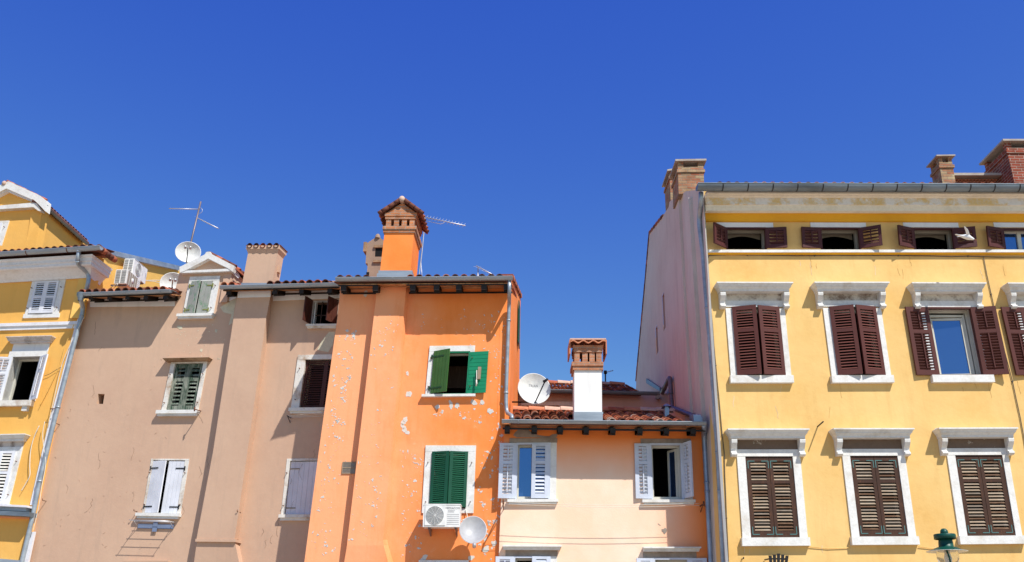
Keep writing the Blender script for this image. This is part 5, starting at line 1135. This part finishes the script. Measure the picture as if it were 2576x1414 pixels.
# loose wires down the corner of the yellow house
def wire(pts, lab, w=.03, mat='wirew', r=.007):
    m = MB(); P = [YP.at(p, w) for p in pts]; Q = []
    for i in range(len(P)-1):
        p0 = P[max(i-1, 0)]; p1 = P[i]; p2 = P[i+1]; p3 = P[min(i+2, len(P)-1)]
        for k in range(6):
            t_ = k/6; Q.append(.5*((2*p1) + (p2-p0)*t_ + (2*p0-5*p1+4*p2-p3)*t_*t_ + (3*p1-p0-3*p2+p3)*t_**3))
    Q.append(P[-1]); m.tube(Q, r, 6); m.build('wire', M[mat], None, lab, 'wire')
wire([r2(845,300), r2(700,590), r2(640,730), r2(600,870), r2(480,1414)], 'white wire running beside the corner strip of the left yellow house', .12)
wire([r2(745,370), r2(660,580), r2(600,780), r2(500,1000), r2(400,1190)], 'pale wire crossing the yellow wall right of the open white shutter', .05, 'yellow_l2', .008)
wire([r3(450,0), r3(430,120), r3(440,260), r3(460,420), r3(420,650), r3(395,830), r3(355,1000), r3(330,1100)], 'white wire looping beside the grey downpipe at lower left', .12)
wire([r3(395,40), r3(345,150), r3(310,280), r3(300,430), r3(300,540), r3(260,620), r3(215,695)], 'slack cream wire hanging on the yellow wall above the lower cornice', .06, 'wirew', .009)
wire([r2(445,890), r2(500,870), r2(560,832), r2(620,800)], 'short dark wire between the open shutter and the corner strip', .04, 'wired', .006)
# ================================================================== equipment
M['lint_w'].name
def dish(name, c, nrm, r, label, mat='dish', arm='bottom', depth=.16, lnbs=1, mount=None, text=None, armc='iron', elong=1.08, face_txt=None, roll=0):
    n = Vector(nrm).normalized(); T = thing(name, c, label, 'satellite dish'); c = Vector(c)
    side = n.cross(ZUP).normalized(); side = -side; up = side.cross(n).normalized()
    if up.z < 0: up = -up
    if (side.x < 0): side = -side
    k = 36
    def pt(rr, h, a): return c + side*(rr*math.cos(a)) + up*(rr*elong*math.sin(a)) + n*h
    m = MB(); m.smooth = True; prof = [(r*j/8, depth*(j/8)**2 - depth) for j in range(9)]
    front = [[pt(max(a, .001), h, 2*math.pi*i/k) for i in range(k)] for a, h in prof]; back = [[pt(max(a, .001), h-.012, 2*math.pi*i/k) for i in range(k)] for a, h in prof]
    for R_ in (front, back): m.add([p for q in R_ for p in q], [(j*k+i, j*k+(i+1) % k, (j+1)*k+(i+1) % k, (j+1)*k+i) for j in range(8) for i in range(k)])
    m.smooth = False; rim = [pt(r+.0, 0, 2*math.pi*i/k) for i in range(k)] + [pt(r+.012, -.004, 2*math.pi*i/k) for i in range(k)] + [pt(r+.004, -.02, 2*math.pi*i/k) for i in range(k)]
    m.add(rim, [(i, (i+1) % k, k+(i+1) % k, k+i) for i in range(k)] + [(k+i, k+(i+1) % k, 2*k+(i+1) % k, 2*k+i) for i in range(k)]); m.build('reflector', M[mat], T, recalc=False)
    f = Fr(c, side, up, n)
    if arm == 'bottom':
        m = MB(); e = f.p(0, -r*elong*.15, r*1.05) if not roll else f.p(r*.55, -r*.05, r*1.0); s0 = f.p(0, -r*elong, -.02) if not roll else f.p(-.0, -r*elong*.98, .0)
        m.tube([s0, e], .014, 8); m.build('arm', M[armc], T)
        for i in range(lnbs):
            m = MB(); o = f.U*((i-(lnbs-1)/2)*.13); m.lathe(e+o, (c-e).normalized(), [(0, -.08), (.028, -.08), (.03, .02), (.038, .04), (.0, .045)], 12); m.build('receiver_head', M['alu' if lnbs > 1 else 'iron'], T)
    elif arm == 'stub':
        m = MB(); s0 = f.p(.03, -r*elong*1.10, 0); m.tube([s0+n*.0+ZUP*.03, s0+n*.10-ZUP*.08], .02, 8); m.lathe(s0+n*.09-ZUP*.08, n, [(0, -.02), (.04, -.02), (.04, .08), (0, .09)], 12); m.build('arm', M['alu'], T)
    if mount:
        m = MB(); m.tube([f.p(0, 0, -depth-.02)] + [Vector(p) for p in mount], .019, 8); m.build('mount', M['iron'], T)
    if text:
        body, v, size = text; j = (abs(v)/(r*elong))**2; tx = text_on(T, body, Fr(f.p(0, v, depth*j-depth+.004), side, up, n), size, M['textg'])
        for q in tx.data.vertices: q.co.z += depth*((q.co.x/r)**2 + ((v+q.co.y)/(r*elong))**2 - (v/(r*elong))**2)
    return T
c = PP.at(b2(597, 637), -.15); wallp = atY(b2(372, 775), 20.95)
dish('satellite_dish', c, (.10, -1, .30), .355, 'large white satellite dish left of the white chimney, on a bracket from the orange wall', arm='bottom', text=('TRIAX', .14, .075), mount=[c+Vector((0, .16, -.1)), Vector((c.x-.1, wallp.y, wallp.z)), wallp], roll=1)
p0 = OP.at(b3(735, 1085), .45)
dish('satellite_dish', p0, (.05, -1, .42), .27, 'small grey satellite dish on the orange wall beside the air conditioner', mat='dishg', arm='stub', depth=.10, mount=[OP.at(b3(735, 1085), .05)-ZUP*.1], elong=1.12)
a = atY(r1(1893, 900), 24.0); base = atY(r1(1862, 1060), 24.0)
dish('satellite_dish', a, (.30, -1, .10), .325, 'round white satellite dish on a mast above the dormer of the tan house', lnbs=2, mount=[a+Vector((-.03, .12, -.3)), a+Vector((-.03, .12, -.75))], elong=.96)
a = atY(r1(1738, 1218), 23.6)
dish('satellite_dish', a, (.34, -1, .08), .315, 'white satellite dish half hidden behind the dormer, above the left tan eave', lnbs=2, mount=[a+Vector((.02, .12, -.3)), a+Vector((.02, .12, -.7))], elong=1.0, armc='rust')
# antennas
def yagi(T, a, b, n, ln, r=.012, up=None, mat='alu', er=.004):
    m = MB(); m.tube([a, b], r, 8); m.build('boom', M[mat], T); d = (b-a).normalized(); s = d.cross(up or ZUP).normalized(); m = MB()
    for i in range(n): c = a.lerp(b, (i+.5)/n); m.tube([c-s*ln/2, c+s*ln/2], er, 5)
    m.build('elements', M[mat], T)
Y = 24.3; pb, pt_ = atY(r1(1915, 830), Y), atY(r1(2020, 395), Y)
T = thing('roof_antenna', pb, 'tall television mast with two booms above the tan dormer roof', 'antenna')
m = MB(); m.tube([pb-ZUP*.8, pb, pt_], .027, 8); m.build('mast', M['pipe_br'], T)
a, b = atY(r1(1992, 470), Y-.03), atY(r1(1700, 463), Y-.25); yagi(T, a, b, 12, .22, .013, er=.0012)
a, b = atY(r1(1990, 560), Y-.03), atY(r1(2195, 663), Y-.35); yagi(T, a, b, 9, .30, .015, er=.0012)
m = MB(); c = atY(r1(2005, 485), Y-.03); m.tube([c + Vector((.09*math.sin(t), 0, .09*math.cos(t))) for t in (0, .5, 1, 1.6, 2.2, 2.8, 3.14)], .006, 6); m.build('dipole', M['alu'], T)
Y = 22.2; pb, pt_ = atY(r4(2205, 885), Y), atY(r4(2258, 400), Y)
T = thing('roof_antenna', pb, 'striped yagi antenna reaching right from behind the tall orange chimney', 'antenna')
m = MB(); m.tube([pb-ZUP*.5, pb, atY(r4(2235, 640), Y), pt_, atY(r4(2262, 300), Y)], .014, 8); m.tube([pb-ZUP*.4+Vector((.12, 0, 0)), atY(r4(2222, 730), Y)], .008, 6); m.build('mast', M['alu'], T)
a, b = atY(r4(2235, 292), Y-.02), atY(dd(1171, 568), Y-.5); yagi(T, a, b, 14, .16, .013, up=Vector((0, -1, .3)), mat='alu', er=.004)
m = MB(); c = [atY(r4(x, y), Y-.1) for x, y in ((2270, 335), (2420, 368), (2450, 360), (2460, 340), (2290, 310))]; m.tube(c, .007, 6); m.build('dipole', M['alu'], T)
Y = 24.0; pb, pt_ = atY(b1(785, 262), Y), atY(b1(786, 165), Y)
T = thing('roof_antenna', pb, 'small grey antenna on the orange roof near its right end', 'antenna')
m = MB(); m.tube([pb-ZUP*.6, pt_], .016, 8); m.build('mast', M['alu'], T); yagi(T, atY(b1(768, 160), Y), atY(b1(942, 254), Y-.3), 7, .35, .015, up=Vector((-.4, 0, 1)), er=.002)
Y = 27.0; pb, pt_ = atY(b2(1312, 560), Y), atY(b2(1312, 478), Y)
T = thing('roof_antenna', pb, 'tiny antenna on the ridge of the rear house right of the white chimney', 'antenna')
m = MB(); m.tube([pb-ZUP*.3, pt_], .02, 8); m.lathe(pt_-ZUP*.04, ZUP, [(0, 0), (.05, 0), (.05, .09), (0, .1)], 10); m.build('mast', M['iron'], T); yagi(T, pt_, atY(b2(1392, 458), Y), 4, .2, .010, er=.004)
# air conditioners
def acunit(f, W, H, D, label, style, loc):
    T = thing('air_conditioner', loc, label, 'air conditioner'); m = MB()
    m.box(f, 0, W, 0, H, -D, 0); m.box(f, -.008, W+.008, H-.012, H+.008, -D-.008, .008); m.build('casing', M['acw'], T)
    if style == 'round':
        cx = W*.32; R = H*.40; m = MB(); m.box(f, W*.05, W*.60, H*.07, H*.95, .0, .014); m.build('fan_panel', M['acw'], T)
        c = f.p(cx, H*.51, .016); m = MB(); m.lathe(c, f.N, [(0, 0), (R, 0), (R, .004)], 40, smooth=False); fg = m.build('fan_grille', M['acg'], T); m = MB()
        for j in range(9):
            rr = R*(j+1)/9; m.tube([c + f.U*(rr*math.cos(a)) + f.V*(rr*math.sin(a)) + f.N*.006 for a in [2*math.pi*i/28 for i in range(29)]], .0028, 5, caps=False)
        for j in range(12):
            a = math.pi*2*j/12; m.tube([c+f.N*.006, c + (f.U*math.cos(a)+f.V*math.sin(a))*R + f.N*.006], .003, 5, caps=False)
        m.build('guard_wires', M['acw'], fg); m = MB()
        for j in range(6): m.box(f, W*.65, W*.97, H*(.12+.085*j), H*(.12+.085*j)+.006, .0, .004)
        m.build('louvres', M['dishg'], T)
    return T
f = OP.fr(b3, (236,830), (610,832), (600,1060), (230,1058), .46)
T = acunit(f, f.W, f.H, .30, 'white air conditioner under the dark green louvred window of the orange house', 'round', f.p(f.W/2, 0, -.1))
text_on(T, 'MEDIACOM', Fr(f.p(f.W*.79, f.H*.83, .003), f.U, f.V, f.N), .058, M['textg'])
m = MB()
for v_, w_ in ((.71, .20), (.655, .17)):
    for k_ in range(9): m.box(f, f.W*(.665+k_*w_/9), f.W*(.665+(k_+.7)*w_/9), f.H*v_, f.H*(v_+.022), .001, .003)
m.build('fine_print', M['textg'], T, kind='stuff')
for u in (.16*f.W, .88*f.W): m = MB(); m.box(f, u-.02, u+.02, -.03, -.002, -.46, -.02); m.prism([f.p(u-.015, -.03, -.45), f.p(u-.015, -.03, -.08), f.p(u-.015, -.14, -.45)], f.U*.03); m.build('bracket', M['pipe_br'], T)
m = MB(); m.tube([OP.at(b3(600, 1000), .2), OP.at(b3(640, 985), .1), OP.at(b3(680, 960), .06), OP.at(b3(662, 880), .05)], .008, 6); m.build('hose', M['wirew'], T)
def ac_side(q, w, D, label, style):
    f = YS.fr(q4, *q, w); W, H = f.W, f.H; f.V = (f.V*.3+ZUP*.7).normalized(); T = thing('air_conditioner', f.p(W/2, 0, -D/2), label, 'air conditioner'); m = MB()
    m.box(f, 0, W, 0, H, -D, 0); m.build('casing', M['acw'], T); m = MB()
    for j in range(8):
        for i in range(2): m.box(f, -.006, .0, H*(.06+.115*j), H*(.06+.115*j)+H*.07, -D*(.94-.46*i), -D*(.58-.46*i))
    m.build('side_grille', M['acg'], T); m = MB()
    if style == 'perforated':
        m.box(f, W*.05, W*.76, H*.03, H*.97, .001, .006); p = m.build('fan_panel', M['acbr'], T); m = MB()
        for j in range(1, 5): m.box(f, W*(.05+.142*j), W*(.05+.142*j)+.008, H*.03, H*.97, .006, .010)
        m.lathe(f.p(W*.41, H*.5, .006), f.N, [(0, .012), (H*.16, .012), (H*.17, 0)], 24); m.build('hub_cover', M['acw'], p)
        m = MB()
        for j in range(7): m.box(f, W*.80, W*.99, H*(.1+.12*j), H*(.1+.12*j)+.006, .0, .004)
        m.build('louvres', M['dishg'], T)
    else:
        c = f.p(W*.36, H*.5, .002); R = H*.40; m.lathe(c, f.N, [(0, .0), (R, .0), (R, .006)], 36, smooth=False); p = m.build('fan_grille', M['acg'], T); m = MB()
        for j in range(8): rr = R*(j+1)/8; m.tube([c + f.U*(rr*math.cos(a)) + f.V*(rr*math.sin(a)) + f.N*.008 for a in [2*math.pi*i/24 for i in range(25)]], .0028, 5, caps=False)
        m.build('guard_wires', M['acw'], p); m = MB(); m.box(f, W*.70, W*.712, 0.01, H-.01, .0, .004); m.box(f, .01, W*.70, H-.02, H-.008, 0, .004); m.build('panel_seam', M['dishg'], T)
    m = MB(); m.box(f, .08, .12, -.04, -.002, -D-.12, -.02); m.box(f, W-.12, W-.08, -.04, -.002, -D-.12, -.02); m.build('bracket', M['pipe_br'], T); return f
f1 = ac_side([(512,188), (770,405), (703,690), (447,474)], .42, .28, 'upper white air conditioner with round fan on the yellow flank wall', 'round')
f2 = ac_side([(365,388), (615,620), (568,884), (320,676)], .62, .32, 'lower white air conditioner with brown perforated front, above the tan eave', 'perforated')
m = MB(); m.tube([YS.at(q4(720, 615), .1), YS.at(q4(900, 610), .1), YS.at(q4(1060, 612), .1)], .012, 6); m.tube([YS.at(q4(720, 620), .1), YS.at(q4(900, 635), .1), YS.at(q4(1020, 675), .1)], .009, 6); m.build('pipe_run', M['wirew'], None, 'thin white pipes running from the upper air conditioner along the yellow flank', 'pipe')
m = MB(); m.tube([YS.at(q4(150, 680), .5), YS.at(q4(60, 730), .3), YS.at(q4(-10, 780), .2)], .012, 6); m.tube([YS.at(q4(150, 700), .5), YS.at(q4(90, 760), .3), YS.at(q4(40, 800), .2)], .012, 6); m.build('pipe_run', M['wirew'], None, 'white pipes dropping from the lower air conditioner to the tan roof', 'pipe')
# ---------------- street lamp in front of the yellow house
lp = atY(b8(1797, 1278), 17.0); T = thing('street_lamp', (lp.x, lp.y, 0), 'green street lamp with a white shade and clear globe in front of the yellow townhouse', 'street lamp')
K = .80
L = lambda pr, n=32: MB().lathe(lp, ZUP, [(a*K, b*K) for a, b in pr], n)
V_ = lambda x, y, z: lp+Vector((x, y, z))*K
L([(0, .43), (.045, .42), (.075, .385), (.083, .34), (.083, .30), (0, .30)]).build('finial', M['lampg'], T)
L([(.0, .305), (.215, .305), (.225, .295), (.225, .20), (.212, .198), (.212, .285), (0, .288)]).build('ring', M['lampg'], T)
L([(.085, .29), (.135, .22), (.15, .12), (.155, .03), (.20, .02)]).build('neck', M['lampg'], T)
s_ = L([(.19, .03), (.22, .02), (.31, -.03), (.42, -.055)]).build('shade', M['lampg'], T)
L([(.16, .005), (.30, -.042), (.415, -.063), (.425, -.058), (.42, -.054)]).build('shade_lining', M['lampw'], s_)
L([(.20, -.03), (.225, -.10), (.225, -.20), (.19, -.33), (.12, -.42), (.05, -.45), (0, -.455)]).build('globe', M['globe'], T)
L([(0, -.03), (.05, -.04), (.055, -.12), (.075, -.2), (.06, -.29), (0, -.31)], 16).build('bulb', M['acw'], T)
m = MB(); m.tube([V_(-.10, -.20, -.03), V_(-.08, -.25, -.2), V_(-.04, -.20, -.42), V_(0, 0, -.52)], .016, 8); m.tube([V_(.10, .20, -.03), V_(.08, .25, -.2), V_(.04, .20, -.42), V_(0, 0, -.52)], .016, 8); m.build('yoke', M['lampg'], T)
MB().lathe(Vector((lp.x, lp.y, 0)), ZUP, [(.14, 0), (.14, .25), (.09, .35), (.055, .5), (.05, lp.z-.62), (.08, lp.z-.54), (.06, lp.z-.42), (0, lp.z-.4)], 20).build('post', M['lampg'], T)
# ---------------- white bird flying past the worn attic shutter
def bird():
    c = RP.at(q3(1672, 425), 1.0); me = bpy.data.meshes.new('bird'); k = .125
    V = [(0, 0, 0), (.5, 0, -.12), (1.0, 0, -.32), (1.32, 0, -.42), (-.6, 0, .12), (-1.2, 0, .28), (-1.9, 0, .5),
         (.1, -.45, .3), (-.3, -1.1, .75), (-.95, -1.7, 1.2), (.1, .45, .3), (-.2, 1.1, .6), (-.8, 1.7, .8)]
    E = [(0,1), (1,2), (2,3), (0,4), (4,5), (5,6), (0,7), (7,8), (8,9), (0,10), (10,11), (11,12)]
    R = [(.52,.50), (.46,.42), (.22,.24), (.16,.17), (.34,.28), (.2,.10), (.22,.03), (.30,.12), (.26,.06), (.08,.03), (.30,.12), (.26,.06), (.08,.03)]
    me.from_pydata([tuple(Vector(v)*k) for v in V], E, []); o = bpy.data.objects.new('bird', me); COL.objects.link(o); o.location = c; me.materials.append(M['bird'])
    md = o.modifiers.new('skin', 'SKIN'); sv = me.skin_vertices or None
    if not me.skin_vertices: 
        bm = bmesh.new(); bm.from_mesh(me); bm.verts.layers.skin.verify(); bm.to_mesh(me); bm.free()
    for i, r_ in enumerate(R): me.skin_vertices[0].data[i].radius = (r_[0]*k, r_[1]*k)
    me.skin_vertices[0].data[0].use_root = True
    s = o.modifiers.new('sub', 'SUBSURF'); s.levels = 2; s.render_levels = 2
    tag(o, 'small white bird in flight in front of a worn maroon attic shutter', 'bird')
    m = MB(); m.lathe((1.42*k, 0, -.45*k), (1, 0, -.3), [(.07*k, 0), (.05*k, .15*k), (0, .38*k)], 8)
    b = m.build('beak', M['brick_o'], o); b.matrix_parent_inverse = Matrix()
bird()
# ---------------- ground and light
m = MB(); s = 400; m.add([(-s, -s, 0), (s, -s, 0), (s, s, 0), (-s, s, 0)], [(0, 1, 2, 3)]); m.build('ground', M['ground'], None, kind='structure')
w = bpy.data.worlds.new('World'); sc.world = w; w.use_nodes = True; nt = w.node_tree; bg = nt.nodes['Background']
sky = nt.nodes.new('ShaderNodeTexSky'); sky.sky_type = 'NISHITA'; sky.sun_disc = False
SAZ, SEL = 38.5, 52.5
sky.sun_elevation = rad(SEL); sky.sun_rotation = rad(180-SAZ); sky.altitude = 0; sky.air_density = 1.0; sky.dust_density = 0.0; sky.ozone_density = 10.0
sr = nt.nodes.new('ShaderNodeSeparateColor'); cr = nt.nodes.new('ShaderNodeCombineColor'); nt.links.new(sky.outputs[0], sr.inputs[0])
def mth(op, a, b):                          # clear-day grade of the sky colour, channel by channel
    o = nt.nodes.new('ShaderNodeMath'); o.operation = op
    for i, x in enumerate((a, b)):
        if isinstance(x, (int, float)): o.inputs[i].default_value = x
        else: nt.links.new(x, o.inputs[i])
    return o.outputs[0]
for i, (k, pw) in enumerate(((3.85, 1.74), (1.66, 1.44), (.609, .39))):
    x = mth('MULTIPLY', sr.outputs[i], .1); y = mth('MULTIPLY', mth('POWER', x, pw), k)
    if i < 2: y = mth('MINIMUM', y, x)
    nt.links.new(mth('MULTIPLY', y, 10.0), cr.inputs[i])
nt.links.new(cr.outputs[0], bg.inputs[0]); bg.inputs[1].default_value = .104
sd = bpy.data.lights.new('sun', 'SUN'); sd.energy = 4.2; sd.angle = rad(.53); sd.color = (1, .955, .88); so = bpy.data.objects.new('sun', sd); COL.objects.link(so)
v = Vector((math.sin(rad(SAZ))*math.cos(rad(SEL)), -math.cos(rad(SAZ))*math.cos(rad(SEL)), math.sin(rad(SEL)))); so.rotation_euler = v.to_track_quat('Z', 'Y').to_euler(); so.location = v*50
vs = sc.view_settings; vs.view_transform = 'Standard'; vs.look = 'None'; vs.gamma = 1; vs.exposure = .54; vs.use_curve_mapping = False
sc.render.engine = 'CYCLES'; sc.cycles.max_bounces = 8; sc.cycles.diffuse_bounces = 5; sc.cycles.use_denoising = True

GROUPS = {'satellite dish': 'satellite dishes on the roofs and walls', 'antenna': 'television antennas on the roofs', 'air conditioner': 'outdoor air conditioning units', 'cable': 'cables clipped to the pale yellow facade', 'wire': 'loose wires beside the left downpipe', 'iron hook': 'iron hooks and brackets in the walls', 'pipe': 'air conditioner pipes on the yellow flank', 'clothes line': 'clothes lines under the windows'}
for o in COL.objects:
    if o.parent is None and o.get('category') in GROUPS: o['group'] = GROUPS[o['category']]
